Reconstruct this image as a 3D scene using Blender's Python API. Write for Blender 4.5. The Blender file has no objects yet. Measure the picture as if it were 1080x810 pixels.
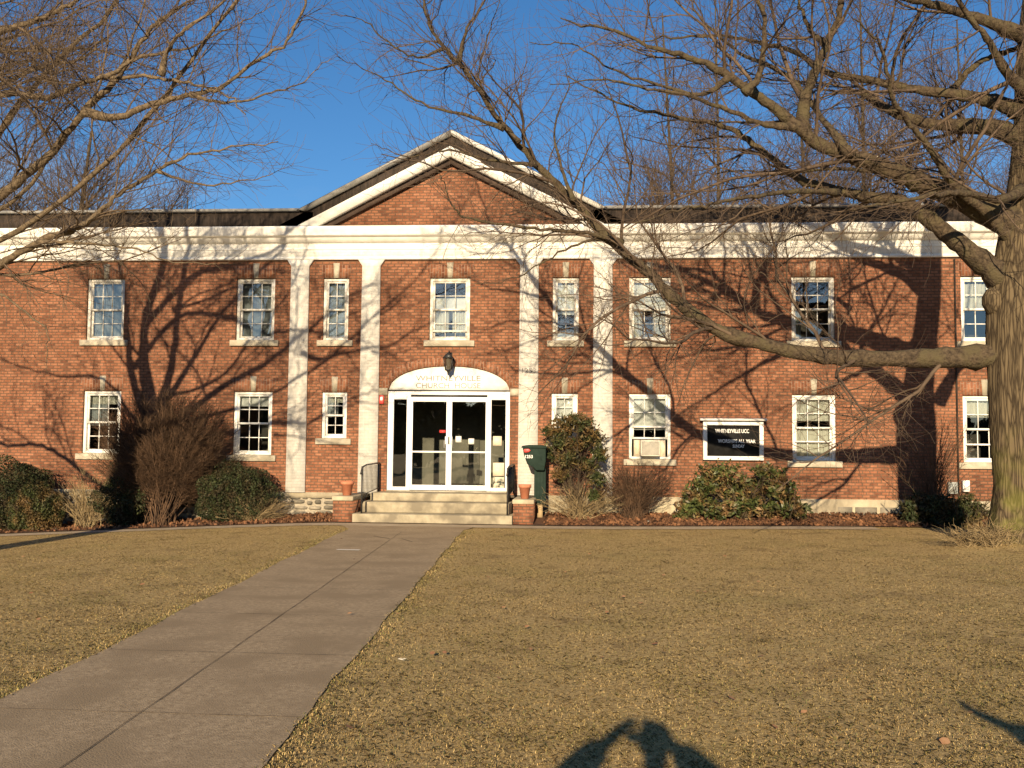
import bpy, math, random
import numpy as np
from mathutils import Vector, Matrix
R = math.radians
random.seed(7); RNG = np.random.default_rng(7)
C = bpy.context.scene.collection
scn = bpy.context.scene

# ---------------------------------------------------------------- camera, sky, sun, exposure
EYE = np.array([0, 0, 1.68]); FPX = 1050.6
_p, _r, _y = R(3.5937), R(.5542), R(-4.3266)
FW = np.array([math.sin(_y)*math.cos(_p), math.cos(_y)*math.cos(_p), math.sin(_p)])
_rt = np.array([math.cos(_y), -math.sin(_y), 0]); _up = np.cross(_rt, FW)
RT = _rt*math.cos(_r)+_up*math.sin(_r); UP = _up*math.cos(_r)-_rt*math.sin(_r)
cam = bpy.data.cameras.new('camera'); camo = bpy.data.objects.new('camera', cam); C.objects.link(camo)
cam.sensor_width = 36; cam.lens = FPX/1080*36; cam.clip_start = .1; cam.clip_end = 3000
camo.matrix_world = Matrix(((RT[0], UP[0], -FW[0], EYE[0]), (RT[1], UP[1], -FW[1], EYE[1]), (RT[2], UP[2], -FW[2], EYE[2]), (0, 0, 0, 1)))
scn.camera = camo
SUN_EL, SUN_AZ = R(15.6), R(3.2)       # light travels towards +y, slightly +x
w = bpy.data.worlds.new('World'); scn.world = w; w.use_nodes = True
nt = w.node_tree; nt.nodes.clear()
sky = nt.nodes.new('ShaderNodeTexSky'); sky.sky_type = 'NISHITA'; sky.sun_disc = False
sky.sun_elevation = SUN_EL; sky.sun_rotation = math.pi+SUN_AZ; sky.air_density = 1.0; sky.dust_density = .3; sky.ozone_density = 5.0
bg = nt.nodes.new('ShaderNodeBackground'); bg.inputs['Strength'].default_value = .072
wo = nt.nodes.new('ShaderNodeOutputWorld')
tc = nt.nodes.new('ShaderNodeTexCoord'); mp = nt.nodes.new('ShaderNodeMapping'); mp.inputs['Scale'].default_value = (1, 1, 4)
no = nt.nodes.new('ShaderNodeTexNoise'); no.inputs['Scale'].default_value = 2.6; no.inputs['Detail'].default_value = 8
rp = nt.nodes.new('ShaderNodeValToRGB'); rp.color_ramp.elements[0].position = .56; rp.color_ramp.elements[1].position = .9
rp.color_ramp.elements[1].color = (.5, .5, .5, 1)
mx = nt.nodes.new('ShaderNodeMixRGB'); mx.inputs['Color2'].default_value = (5.2, 5.0, 4.8, 1)
L = nt.links.new
L(tc.outputs['Generated'], mp.inputs[0]); L(mp.outputs[0], no.inputs[0]); L(no.outputs[0], rp.inputs[0]); L(rp.outputs[0], mx.inputs[0])
hs = nt.nodes.new('ShaderNodeHueSaturation'); hs.inputs['Saturation'].default_value = 1.10; L(sky.outputs[0], hs.inputs['Color']); L(hs.outputs[0], mx.inputs['Color1']); L(mx.outputs[0], bg.inputs[0]); L(bg.outputs[0], wo.inputs[0])
sl = bpy.data.lights.new('sun', 'SUN'); sl.energy = 5.0; sl.angle = R(.5); sl.color = (1, .79, .52)
so = bpy.data.objects.new('sun', sl); C.objects.link(so); so.location = (0, -30, 30)
LD = Vector((math.sin(SUN_AZ)*math.cos(SUN_EL), math.cos(SUN_AZ)*math.cos(SUN_EL), -math.sin(SUN_EL)))
so.rotation_euler = LD.to_track_quat('-Z', 'Y').to_euler()
scn.view_settings.view_transform = 'Standard'; scn.view_settings.look = 'None'; scn.view_settings.gamma = 1
scn.view_settings.exposure = .80
scn.render.engine = 'CYCLES'; scn.cycles.transparent_max_bounces = 12

def at(px, py, Y):
    d = FW+RT*(px-540)/FPX+UP*(405-py)/FPX
    return EYE+d*(Y/d[1])
def sst(a, b, x):
    t = np.clip((x-a)/(b-a), 0, 1); return t*t*(3-2*t)
def gz(x, y):
    x = np.asarray(x, float); y = np.asarray(y, float)
    t = np.maximum(-5.3-x, 0); left = -.053*(t*t/(t+.8))
    left = np.maximum(left, -1.5)
    z = left+.085*sst(-1, 6, x)
    z = z+np.where(x > -2, .12, .05)*sst(21.4, 22.7, y)*sst(1.75, 2.1, np.abs(x+3.32))
    z = z+.16*np.exp(-((x-6.95)**2+(y-16.9)**2)/1.1)
    return z

# ---------------------------------------------------------------- materials
MATS = {}
def node(nt, t, **k):
    n = nt.nodes.new(t)
    for a, v in k.items():
        if a in n.inputs: n.inputs[a].default_value = v
        else: setattr(n, a, v)
    return n
def base_mat(name):
    m = bpy.data.materials.new(name); m.use_nodes = True; MATS[name] = m
    nt = m.node_tree; b = nt.nodes['Principled BSDF']; return m, nt, b
def rgba(c): return (c[0], c[1], c[2], 1)
def noisy(name, c1, c2, scale=5, rough=.85, bump=0, bscale=60, detail=6, island=0, spec=.3, stretch=(1, 1, 1), p0=.35, p1=.65, c3=None, s3=.7, metal=0):
    m, nt, b = base_mat(name)
    tc = node(nt, 'ShaderNodeTexCoord'); mp = node(nt, 'ShaderNodeMapping'); mp.inputs['Scale'].default_value = stretch
    nt.links.new(tc.outputs['Object'], mp.inputs[0])
    n = node(nt, 'ShaderNodeTexNoise', Scale=scale, Detail=detail, Roughness=.65); nt.links.new(mp.outputs[0], n.inputs['Vector'])
    r = node(nt, 'ShaderNodeValToRGB'); e = r.color_ramp.elements
    e[0].position = p0; e[1].position = p1; e[0].color = rgba(c1); e[1].color = rgba(c2)
    nt.links.new(n.outputs[0], r.inputs[0]); col = r.outputs[0]
    if c3:
        n3 = node(nt, 'ShaderNodeTexNoise', Scale=s3, Detail=5.0); nt.links.new(mp.outputs[0], n3.inputs['Vector'])
        r3 = node(nt, 'ShaderNodeValToRGB'); r3.color_ramp.elements[0].position = .45; r3.color_ramp.elements[1].position = .62
        nt.links.new(n3.outputs[0], r3.inputs[0])
        x = node(nt, 'ShaderNodeMixRGB'); x.inputs['Color2'].default_value = rgba(c3)
        nt.links.new(r3.outputs[0], x.inputs[0]); nt.links.new(col, x.inputs['Color1']); col = x.outputs[0]
    if island:
        g = node(nt, 'ShaderNodeNewGeometry'); mr = node(nt, 'ShaderNodeMapRange'); mr.inputs['To Min'].default_value = 1-island; mr.inputs['To Max'].default_value = 1+island
        nt.links.new(g.outputs['Random Per Island'], mr.inputs[0])
        h = node(nt, 'ShaderNodeVectorMath', operation='SCALE'); nt.links.new(col, h.inputs[0]); nt.links.new(mr.outputs[0], h.inputs['Scale']); col = h.outputs[0]
    nt.links.new(col, b.inputs['Base Color'])
    b.inputs['Roughness'].default_value = rough; b.inputs['Specular IOR Level'].default_value = spec; b.inputs['Metallic'].default_value = metal
    if bump:
        nb = node(nt, 'ShaderNodeTexNoise', Scale=bscale, Detail=6.0); nt.links.new(mp.outputs[0], nb.inputs['Vector'])
        bu = node(nt, 'ShaderNodeBump', Strength=1.0, Distance=bump); nt.links.new(nb.outputs[0], bu.inputs['Height']); nt.links.new(bu.outputs[0], b.inputs['Normal'])
    return m
def brick_mat(name, cols, mortar, vertical=False, white=None, rowh=.0677, bw=.213, msize=.0085):
    m, nt, b = base_mat(name)
    tc = node(nt, 'ShaderNodeTexCoord'); sp = node(nt, 'ShaderNodeSeparateXYZ'); nt.links.new(tc.outputs['Object'], sp.inputs[0])
    ad = node(nt, 'ShaderNodeMath', operation='ADD'); nt.links.new(sp.outputs[0], ad.inputs[0]); nt.links.new(sp.outputs[1], ad.inputs[1])
    cb = node(nt, 'ShaderNodeCombineXYZ')
    nt.links.new(ad.outputs[0], cb.inputs[1 if vertical else 0]); nt.links.new(sp.outputs[2], cb.inputs[0 if vertical else 1])
    # slight wander of the courses
    nw = node(nt, 'ShaderNodeTexNoise', Scale=1.2, Detail=2.0); nt.links.new(tc.outputs['Object'], nw.inputs['Vector'])
    sc = node(nt, 'ShaderNodeVectorMath', operation='SCALE'); sc.inputs['Scale'].default_value = .012
    nt.links.new(nw.outputs['Color'], sc.inputs[0]); av = node(nt, 'ShaderNodeVectorMath', operation='ADD')
    nt.links.new(cb.outputs[0], av.inputs[0]); nt.links.new(sc.outputs[0], av.inputs[1])
    br = node(nt, 'ShaderNodeTexBrick'); br.offset = .5
    for k, v in (('Scale', 1.0), ('Mortar Size', msize), ('Mortar Smooth', .2), ('Bias', 0.0), ('Brick Width', bw), ('Row Height', rowh)): br.inputs[k].default_value = v
    br.inputs['Color1'].default_value = (0, 0, 0, 1); br.inputs['Color2'].default_value = (1, 1, 1, 1); br.inputs['Mortar'].default_value = (.5, .5, .5, 1)
    nt.links.new(av.outputs[0], br.inputs['Vector'])
    r = node(nt, 'ShaderNodeValToRGB'); e = r.color_ramp.elements
    for i, c in enumerate(cols):
        if i < 2: el = e[i]
        else: el = e.new(.5)
    for i, c in enumerate(cols): e[i].position = i/(len(cols)-1); e[i].color = rgba(c)
    nt.links.new(br.outputs['Color'], r.inputs[0])
    n1 = node(nt, 'ShaderNodeTexNoise', Scale=.55, Detail=7.0, Roughness=.7); mpn = node(nt, 'ShaderNodeMapping'); mpn.inputs['Scale'].default_value = (1.6, 1, .55); nt.links.new(tc.outputs['Object'], mpn.inputs[0]); nt.links.new(mpn.outputs[0], n1.inputs['Vector'])
    m1 = node(nt, 'ShaderNodeMapRange'); m1.inputs['From Min'].default_value = .3; m1.inputs['From Max'].default_value = .7; k_ = .4 if 'white' in name else 1; m1.inputs['To Min'].default_value = 1-.32*k_; m1.inputs['To Max'].default_value = 1+.2*k_
    nt.links.new(n1.outputs[0], m1.inputs[0])
    n2 = node(nt, 'ShaderNodeTexNoise', Scale=14.0, Detail=4.0); nt.links.new(tc.outputs['Object'], n2.inputs['Vector'])
    m2 = node(nt, 'ShaderNodeMapRange'); m2.inputs['From Min'].default_value = .25; m2.inputs['From Max'].default_value = .75; m2.inputs['To Min'].default_value = 1-.25*k_; m2.inputs['To Max'].default_value = 1+.25*k_
    nt.links.new(n2.outputs[0], m2.inputs[0])
    mm = node(nt, 'ShaderNodeMath', operation='MULTIPLY'); nt.links.new(m1.outputs[0], mm.inputs[0]); nt.links.new(m2.outputs[0], mm.inputs[1])
    mixm = node(nt, 'ShaderNodeMixRGB'); mixm.inputs['Color2'].default_value = rgba(mortar)
    nt.links.new(r.outputs[0], mixm.inputs['Color1']); nt.links.new(br.outputs['Fac'], mixm.inputs[0])
    v = node(nt, 'ShaderNodeVectorMath', operation='SCALE'); nt.links.new(mixm.outputs[0], v.inputs[0]); nt.links.new(mm.outputs[0], v.inputs['Scale'])
    nt.links.new(v.outputs[0], b.inputs['Base Color'])
    b.inputs['Roughness'].default_value = .9; b.inputs['Specular IOR Level'].default_value = .2
    bu = node(nt, 'ShaderNodeBump', Strength=.6, Distance=-.005 if 'white' not in name else -.002); nt.links.new(br.outputs['Fac'], bu.inputs['Height']); nt.links.new(bu.outputs[0], b.inputs['Normal'])
    return m
BR = [(.135, .056, .033), (.228, .092, .048), (.262, .109, .058), (.30, .135, .076), (.245, .098, .053)]
brick = brick_mat('red_brick', BR, (.125, .075, .048), bw=.165, msize=.012)
brickv = brick_mat('soldier_brick', BR, (.30, .19, .13), vertical=True)
white_brick = brick_mat('white_painted_brick', [(.74, .72, .66), (.82, .80, .75), (.78, .76, .7)], (.72, .70, .65), msize=.006)
white = noisy('white_paint', (.72, .71, .66), (.84, .83, .79), scale=4, rough=.5, bump=.002, bscale=20)
worn_white = noisy('worn_white_paint', (.60, .58, .52), (.82, .80, .75), scale=6, rough=.6, bump=.003, bscale=25, c3=(.5, .47, .4), s3=9)
alu = noisy('white_aluminium', (.80, .80, .79), (.86, .86, .85), scale=2, rough=.35, spec=.5)
dark_board = noisy('dark_brown_board', (.013, .010, .008), (.05, .036, .028), scale=5, rough=.8, stretch=(3, 1, .6), bump=.004, bscale=12)
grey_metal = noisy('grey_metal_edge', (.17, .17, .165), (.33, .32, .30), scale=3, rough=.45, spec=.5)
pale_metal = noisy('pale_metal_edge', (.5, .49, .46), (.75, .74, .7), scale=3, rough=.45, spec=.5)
shingle = brick_mat('roof_shingle', [(.03, .028, .026), (.06, .055, .05), (.09, .08, .07)], (.02, .02, .02), rowh=.14, bw=.3, msize=.01)
limestone = noisy('limestone', (.38, .34, .26), (.52, .47, .37), scale=5, rough=.9, bump=.004, bscale=40, c3=(.3, .27, .2), s3=2)
cement = noisy('cement_band', (.36, .31, .22), (.50, .44, .31), scale=4, rough=.95, bump=.006, bscale=30, c3=(.28, .24, .17), s3=1.5)
mortar_m = noisy('pale_mortar', (.38, .33, .25), (.5, .45, .35), scale=8, rough=.95, bump=.01, bscale=30)
stone_m = noisy('field_stone', (.09, .085, .07), (.25, .22, .17), scale=3, rough=.9, bump=.01, bscale=18, island=.5)
concrete_step = noisy('step_concrete', (.25, .22, .155), (.41, .36, .26), scale=4, rough=.95, bump=.004, bscale=50, c3=(.19, .165, .12), s3=2.6)
black_iron = noisy('black_iron', (.012, .012, .013), (.03, .03, .03), scale=20, rough=.45, spec=.5)
terracotta = noisy('terracotta', (.42, .15, .08), (.52, .21, .12), scale=8, rough=.8)
soil_m = noisy('potting_soil', (.03, .02, .015), (.06, .045, .03), scale=20)
green_plastic = noisy('dark_green_plastic', (.010, .021, .016), (.018, .034, .026), scale=4, rough=.75, spec=.15)
red_m = noisy('red_plastic', (.5, .04, .04), (.62, .07, .06), scale=4, rough=.4)
wood_post = noisy('pale_wood', (.28, .19, .10), (.4, .3, .17), scale=8, stretch=(1, 1, .1))
board_black = noisy('black_letter_board', (.008, .008, .008), (.02, .02, .02), scale=6, rough=.9, spec=.1)
letter_white = noisy('white_letter', (.72, .72, .70), (.82, .82, .80), scale=6)
letter_grey = noisy('dark_grey_letter', (.13, .12, .11), (.24, .23, .21), scale=20, rough=.7)
paper = noisy('paper', (.62, .52, .38), (.75, .66, .5), scale=9)
paper_white = noisy('white_paper', (.72, .7, .64), (.8, .78, .72), scale=9)
pic_m = noisy('poster_print', (.05, .06, .05), (.6, .56, .42), scale=9, detail=3, p0=.42, p1=.56)
curtain_m = noisy('lace_curtain', (.48, .46, .40), (.68, .66, .58), scale=3, stretch=(14, 14, .5), rough=.9, p0=.3, p1=.7)
grey_reflect = noisy('grey_reflection_sheet', (.20, .22, .23), (.34, .36, .37), scale=3, stretch=(14, 14, .5), p0=.3, p1=.7)  # sheet colour that stands in for the bluish sky reflection on the panes
shade_m = noisy('white_roller_shade', (.72, .71, .68), (.80, .79, .76), scale=2)
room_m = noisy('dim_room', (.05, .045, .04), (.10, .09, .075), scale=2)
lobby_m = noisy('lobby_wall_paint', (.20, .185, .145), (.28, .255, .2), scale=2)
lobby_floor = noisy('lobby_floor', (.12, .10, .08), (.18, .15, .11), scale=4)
ac_m = noisy('beige_plastic', (.50, .46, .38), (.58, .54, .45), scale=4, rough=.5)
grille_m = noisy('grey_grille', (.22, .21, .19), (.32, .31, .28), scale=30, stretch=(1, 1, 6))
conduit_m = noisy('grey_box_paint', (.26, .28, .27), (.34, .36, .34), scale=5, rough=.6)
lamp_glass = noisy('smoked_lamp_glass', (.06, .05, .035), (.10, .09, .07), scale=20, rough=.15, spec=.6)
asphalt = noisy('asphalt', (.04, .04, .04), (.065, .062, .058), scale=30)
bark = noisy('grey_brown_bark', (.085, .064, .042), (.27, .205, .135), scale=9, rough=.95, bump=.03, bscale=16, stretch=(1, 1, .22), c3=(.16, .15, .07), s3=1.2)
bark2 = noisy('branch_bark', (.028, .020, .013), (.10, .073, .045), scale=16, rough=.95, bump=.035, bscale=22, c3=(.08, .064, .034), s3=4)
twig_m = noisy('twig_bark', (.06, .041, .029), (.13, .092, .062), scale=3, rough=.95)
bark_l = noisy('pale_branch_bark', (.065, .048, .03), (.185, .138, .085), scale=14, rough=.95, bump=.02, bscale=24)
twig_l = noisy('pale_twig_bark', (.075, .052, .034), (.165, .12, .078), scale=3, rough=.95)
yew = noisy('yew_leaf', (.014, .024, .008), (.038, .048, .015), scale=4, island=.5, rough=.7, c3=(.045, .032, .014), s3=5)
yew2 = noisy('tired_yew_leaf', (.022, .032, .010), (.06, .07, .022), scale=4, island=.5, rough=.6, c3=(.13, .08, .03), s3=3)
rhodo = noisy('rhododendron_leaf', (.028, .043, .014), (.085, .10, .03), scale=5, island=.5, rough=.45, c3=(.17, .10, .045), s3=4)
dry_m = noisy('dry_straw_stem', (.17, .12, .06), (.34, .26, .14), scale=5, island=.4)
redtwig = noisy('reddish_twig', (.045, .027, .016), (.12, .07, .04), scale=5, island=.4)
litter_m = noisy('leaf_litter', (.065, .032, .018), (.19, .09, .042), scale=1.5, island=.55, rough=.9)
mulch = noisy('mulch', (.05, .025, .015), (.15, .075, .04), scale=9, rough=1, bump=.03, bscale=14)
skin_m = noisy('skin', (.5, .3, .22), (.58, .36, .27), scale=6); jacket_m = noisy('navy_jacket', (.02, .03, .06), (.04, .05, .09), scale=9)
jean_m = noisy('jeans', (.05, .07, .12), (.09, .11, .17), scale=12); hair_m = noisy('brown_hair', (.04, .025, .015), (.08, .05, .03), scale=30); phone_m = noisy('black_phone', (.01, .01, .01), (.02, .02, .02), rough=.2)

# path concrete with damp stains, joints are modelled
path_m = noisy('path_concrete', (.205, .150, .088), (.47, .36, .228), scale=26, rough=.95, bump=.006, bscale=90, detail=10, c3=(.275, .205, .124), s3=1.6, p0=.25, p1=.75, island=0)
walk_m = noisy('side_walk_concrete', (.34, .27, .18), (.46, .37, .26), scale=2, rough=.9, bump=.002, bscale=60)
joint_m = noisy('joint_dirt', (.05, .036, .023), (.10, .075, .05), scale=9)
# lawn
lawn_m, nt, b = base_mat('winter_lawn')
tc = node(nt, 'ShaderNodeTexCoord')
def nz(s, d=6.0): 
    n = node(nt, 'ShaderNodeTexNoise', Scale=s, Detail=d, Roughness=.7); nt.links.new(tc.outputs['Object'], n.inputs['Vector']); return n
def ramp(n, a, b_, c1, c2):
    r = node(nt, 'ShaderNodeValToRGB'); r.color_ramp.elements[0].position = a; r.color_ramp.elements[1].position = b_
    r.color_ramp.elements[0].color = rgba(c1); r.color_ramp.elements[1].color = rgba(c2); nt.links.new(n.outputs[0], r.inputs[0]); return r
r1 = ramp(nz(22), .3, .7, (.20, .138, .058), (.60, .445, .21)); r2 = ramp(nz(.5), .5, .66, (0, 0, 0), (.4, .4, .4))
x = node(nt, 'ShaderNodeMixRGB'); x.inputs['Color2'].default_value = (.29, .24, .09, 1)
nt.links.new(r2.outputs[0], x.inputs[0]); nt.links.new(r1.outputs[0], x.inputs['Color1'])
r3 = ramp(nz(1.6), .52, .68, (0, 0, 0), (.75, .75, .75)); x2 = node(nt, 'ShaderNodeMixRGB'); x2.inputs['Color2'].default_value = (.20, .14, .07, 1)
nt.links.new(r3.outputs[0], x2.inputs[0]); nt.links.new(x.outputs[0], x2.inputs['Color1']); nt.links.new(x2.outputs[0], b.inputs['Base Color'])
bu = node(nt, 'ShaderNodeBump', Strength=1.0, Distance=.02); nt.links.new(nz(30).outputs[0], bu.inputs['Height']); nt.links.new(bu.outputs[0], b.inputs['Normal'])
b.inputs['Roughness'].default_value = 1; b.inputs['Specular IOR Level'].default_value = .05
blade_m = noisy('dry_grass_blade', (.42, .305, .13), (.64, .485, .235), scale=1.2, island=.4, rough=.8, c3=(.36, .29, .115), s3=.8, spec=.1)
gblade_m = noisy('green_grass_blade', (.13, .15, .045), (.24, .23, .08), scale=1.2, island=.4, rough=.8)
# glass
glass_m, nt, b = base_mat('window_glass'); nt.nodes.remove(b)
tr = node(nt, 'ShaderNodeBsdfTransparent'); tr.inputs[0].default_value = (.72, .76, .76, 1); gl = node(nt, 'ShaderNodeBsdfGlossy'); gl.inputs['Roughness'].default_value = .015
gl.inputs['Color'].default_value = (.9, .93, .95, 1)
fr = node(nt, 'ShaderNodeFresnel', IOR=2.3); ms = node(nt, 'ShaderNodeMixShader'); nt.links.new(fr.outputs[0], ms.inputs[0]); nt.links.new(tr.outputs[0], ms.inputs[1]); nt.links.new(gl.outputs[0], ms.inputs[2])
nzz = node(nt, 'ShaderNodeTexNoise', Scale=1.6, Detail=1.0); tcc = node(nt, 'ShaderNodeTexCoord'); nt.links.new(tcc.outputs['Object'], nzz.inputs['Vector'])
bu = node(nt, 'ShaderNodeBump', Strength=.5, Distance=.012); nt.links.new(nzz.outputs[0], bu.inputs['Height']); nt.links.new(bu.outputs[0], gl.inputs['Normal'])
nt.links.new(ms.outputs[0], nt.nodes['Material Output'].inputs[0])

# ---------------------------------------------------------------- object helpers
LOC = {}
def tag(o, label=None, cat=None, group=None, kind=None):
    if label: o['label'] = label
    if cat: o['category'] = cat
    if group: o['group'] = group
    if kind: o['kind'] = kind
    return o
def thing(name, loc, label, cat, group=None):
    o = bpy.data.objects.new(name, None); C.objects.link(o); o.location = Vector([float(v) for v in loc]); o.empty_display_size = .2
    LOC[o.name] = np.array([float(v) for v in loc]); return tag(o, label, cat, group)
class MB:
    def __init__(s): s.v = []; s.f = []; s.n = 0
    def add(s, V, F):
        V = np.asarray(V, float).reshape(-1, 3); s.v.append(V); F = np.asarray(F); s.f.append(F+s.n); s.n += len(V)
    def quad(s, a, b, c, d): s.add([a, b, c, d], [[0, 1, 2, 3]])
    def box(s, x0, x1, y0, y1, z0, z1, bev=0):
        V = [(x, y, z) for x in (x0, x1) for y in (y0, y1) for z in (z0, z1)]
        s.add(V, [[0, 1, 3, 2], [4, 6, 7, 5], [0, 4, 5, 1], [2, 3, 7, 6], [0, 2, 6, 4], [1, 5, 7, 3]])
    def prism(s, poly, axis, a, b):
        # poly: 2-D outline, extruded along axis from a to b
        n = len(poly)
        def P(u, v, t): return {'x': (t, u, v), 'y': (u, t, v), 'z': (u, v, t)}[axis]
        V = [P(u, v, a) for u, v in poly]+[P(u, v, b) for u, v in poly]
        base = s.n; s.v.append(np.array(V, float)); s.n += 2*n
        s.f.append([[base+i for i in range(n)][::-1], [base+n+i for i in range(n)]]+[[base+i, base+(i+1) % n, base+n+(i+1) % n, base+n+i] for i in range(n)])
    def tube(s, P, r, k=6, cap=True):
        P = np.asarray(P, float); m = len(P); r = np.broadcast_to(np.asarray(r, float), (m,))
        T = np.gradient(P, axis=0); T /= np.linalg.norm(T, axis=1, keepdims=True)+1e-9
        a = np.cross(T[0], (0, 0, 1.)); 
        if np.linalg.norm(a) < .1: a = np.cross(T[0], (1., 0, 0))
        A = np.empty_like(P)
        for i in range(m):
            a = a-T[i]*(a@T[i]); a /= math.sqrt(a@a)+1e-9; A[i] = a
        B = np.cross(T, A); an = np.arange(k)*2*math.pi/k
        V = P[:, None]+r[:, None, None]*(np.cos(an)[None, :, None]*A[:, None]+np.sin(an)[None, :, None]*B[:, None])
        i = np.arange(m-1)[:, None]*k; j = np.arange(k)[None]; j2 = (j+1) % k
        F = np.stack([i+j, i+j2, i+k+j2, i+k+j], -1).reshape(-1, 4)
        base = s.n; s.add(V.reshape(-1, 3), F)
        if cap and k > 3: s.f.append([[base+q for q in range(k)][::-1], [base+(m-1)*k+q for q in range(k)]])
    def lathe(s, prof, cx, cy, k=20):
        an = np.arange(k)*2*math.pi/k; m = len(prof)
        V = [(cx+r*math.cos(t), cy+r*math.sin(t), z) for r, z in prof for t in an]
        F = [[i*k+j, i*k+(j+1) % k, (i+1)*k+(j+1) % k, (i+1)*k+j] for i in range(m-1) for j in range(k)]
        s.add(V, F)
    def build(s, name, mat, parent=None, smooth=False, loc=None, mats=None):
        V = np.concatenate(s.v); root = parent
        while root is not None and root.parent is not None: root = root.parent
        off = LOC[root.name] if root is not None else (np.array([float(q) for q in loc]) if loc is not None else np.zeros(3))
        V = V-off
        me = bpy.data.meshes.new(name)
        flat = []; sizes = []
        for F in s.f:
            if isinstance(F, np.ndarray): flat.append(F.reshape(-1)); sizes.append(np.full(len(F), F.shape[1]))
            else:
                for q in F: flat.append(np.array(q)); sizes.append(np.array([len(q)]))
        flat = np.concatenate(flat).astype(np.int32); sizes = np.concatenate(sizes).astype(np.int32)
        me.vertices.add(len(V)); me.vertices.foreach_set('co', V.astype(np.float32).reshape(-1))
        me.loops.add(len(flat)); me.loops.foreach_set('vertex_index', flat)
        me.polygons.add(len(sizes)); st = np.concatenate([[0], np.cumsum(sizes)[:-1]]).astype(np.int32)
        me.polygons.foreach_set('loop_start', st); me.polygons.foreach_set('loop_total', sizes)
        if smooth: me.polygons.foreach_set('use_smooth', np.ones(len(sizes), bool))
        me.update(calc_edges=True); me.validate()
        me.materials.append(mat)
        o = bpy.data.objects.new(name, me); C.objects.link(o)
        if parent is not None: o.parent = parent
        elif loc is not None: o.location = Vector([float(q) for q in loc])
        return o
def bevel(o, wdt=.01, seg=2):
    m = o.modifiers.new('bevel', 'BEVEL'); m.width = wdt; m.segments = seg; m.limit_method = 'ANGLE'; return o
def text_mesh(name, txt, size, x, y, z, mat, parent, width=None, font_bold=False, extrude=.006, spacing=1.0):
    cu = bpy.data.curves.new(name, 'FONT'); cu.body = txt; cu.size = size; cu.align_x = 'CENTER'; cu.extrude = extrude; cu.space_character = spacing
    if font_bold: cu.offset = size*.02
    t = bpy.data.objects.new(name, cu); C.objects.link(t)
    bpy.context.view_layer.update(); dg = bpy.context.evaluated_depsgraph_get()
    me = bpy.data.meshes.new_from_object(t.evaluated_get(dg)); bpy.data.objects.remove(t); bpy.data.curves.remove(cu)
    n = len(me.vertices); co = np.empty(n*3, np.float32); me.vertices.foreach_get('co', co); co = co.reshape(-1, 3)
    if width: co[:, 0] *= width/(co[:, 0].max()-co[:, 0].min()); 
    out = np.stack([co[:, 0]+x, y-co[:, 2], co[:, 1]+z], 1)
    root = parent
    while root.parent is not None: root = root.parent
    out -= LOC[root.name]; me.vertices.foreach_set('co', out.astype(np.float32).reshape(-1)); me.update()
    me.name = name; me.materials.clear(); me.materials.append(mat); o = bpy.data.objects.new(name, me); C.objects.link(o); o.parent = parent; return o

# ---------------------------------------------------------------- ground, path, road
def axis_pts(a, b, fa, fb, step, far):
    mid = np.arange(fa, fb+1e-6, step); lo = fa-np.geomspace(step, fa-a, far)[::-1]; hi = fb+np.geomspace(step, b-fb, far)
    return np.concatenate([lo, mid, hi])
gx = axis_pts(-400, 400, -18, 14, .25, 22); gy = axis_pts(-400, 400, 2, 24, .2, 22)
GX, GY = np.meshgrid(gx, gy, indexing='ij'); V = np.stack([GX, GY, gz(GX, GY)], -1).reshape(-1, 3)
ny = len(gy); I, J = np.meshgrid(np.arange(len(gx)-1), np.arange(ny-1), indexing='ij'); q = (I*ny+J).reshape(-1)
m = MB(); m.add(V, np.stack([q, q+ny, q+ny+1, q+1], 1)); tag(m.build('lawn', lawn_m, smooth=True), kind='structure')
def sheet(name, xl, xr, ys, mat, dz, nx=8, kind='structure'):
    m = MB(); ys = np.asarray(ys, float); XL = np.array([xl(y) for y in ys]); XR = np.array([xr(y) for y in ys]); t = np.linspace(0, 1, nx)
    X = XL[:, None]*(1-t)+XR[:, None]*t; Y = np.repeat(ys[:, None], nx, 1); Z = gz(X, Y)+dz
    k = len(ys); I, J = np.meshgrid(np.arange(k-1), np.arange(nx-1), indexing='ij'); q = (I*nx+J).reshape(-1)
    m.add(np.stack([X, Y, Z], -1).reshape(-1, 3), np.stack([q, q+1, q+nx+1, q+nx], 1))
    return tag(m.build(name, mat, smooth=True), kind=kind)
pl = lambda y: -4.80+(20.4-y)*.0725+.016*math.sin(y*1.7)+.008*math.sin(y*4.3)+.005*math.sin(y*9.7)+(-.9*max(0, (y-19.6))**1.5*.35 if y > 19.6 else 0)
pr = lambda y: -2.48+(20.4-y)*.0525+.014*math.sin(y*2.3+1)+.007*math.sin(y*5.1)+.005*math.sin(y*11.3)+(.25*max(0, (y-19.8)) if y > 19.8 else 0)
sheet('path', pl, pr, np.arange(-4, 20.62, .1), path_m, .012, 10)
m = MB()
cx = lambda y: (pl(min(y, 19.5))+pr(min(y, 19.5)))/2
def strip(P, wd, dz):
    P = np.asarray(P, float); T = np.gradient(P, axis=0); T /= np.linalg.norm(T, axis=1, keepdims=True); Nn = np.stack([-T[:, 1], T[:, 0]], 1)
    wv = wd*(.6+.8*RNG.random(len(P)))[:, None]
    A = P-Nn*wv/2; B_ = P+Nn*wv/2; V = np.concatenate([np.c_[A, gz(A[:, 0], A[:, 1])+dz], np.c_[B_, gz(B_[:, 0], B_[:, 1])+dz]]); k = len(P); i = np.arange(k-1)
    m.add(V, np.stack([i, i+k, i+k+1, i+1], 1))
ys = np.arange(-2, 19.3, .15); strip([(-3.64+(20.4-y)*.0625+.003*math.sin(5*y), y) for y in ys if not 15.2 < y < 15.9], .006, .018)
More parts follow.
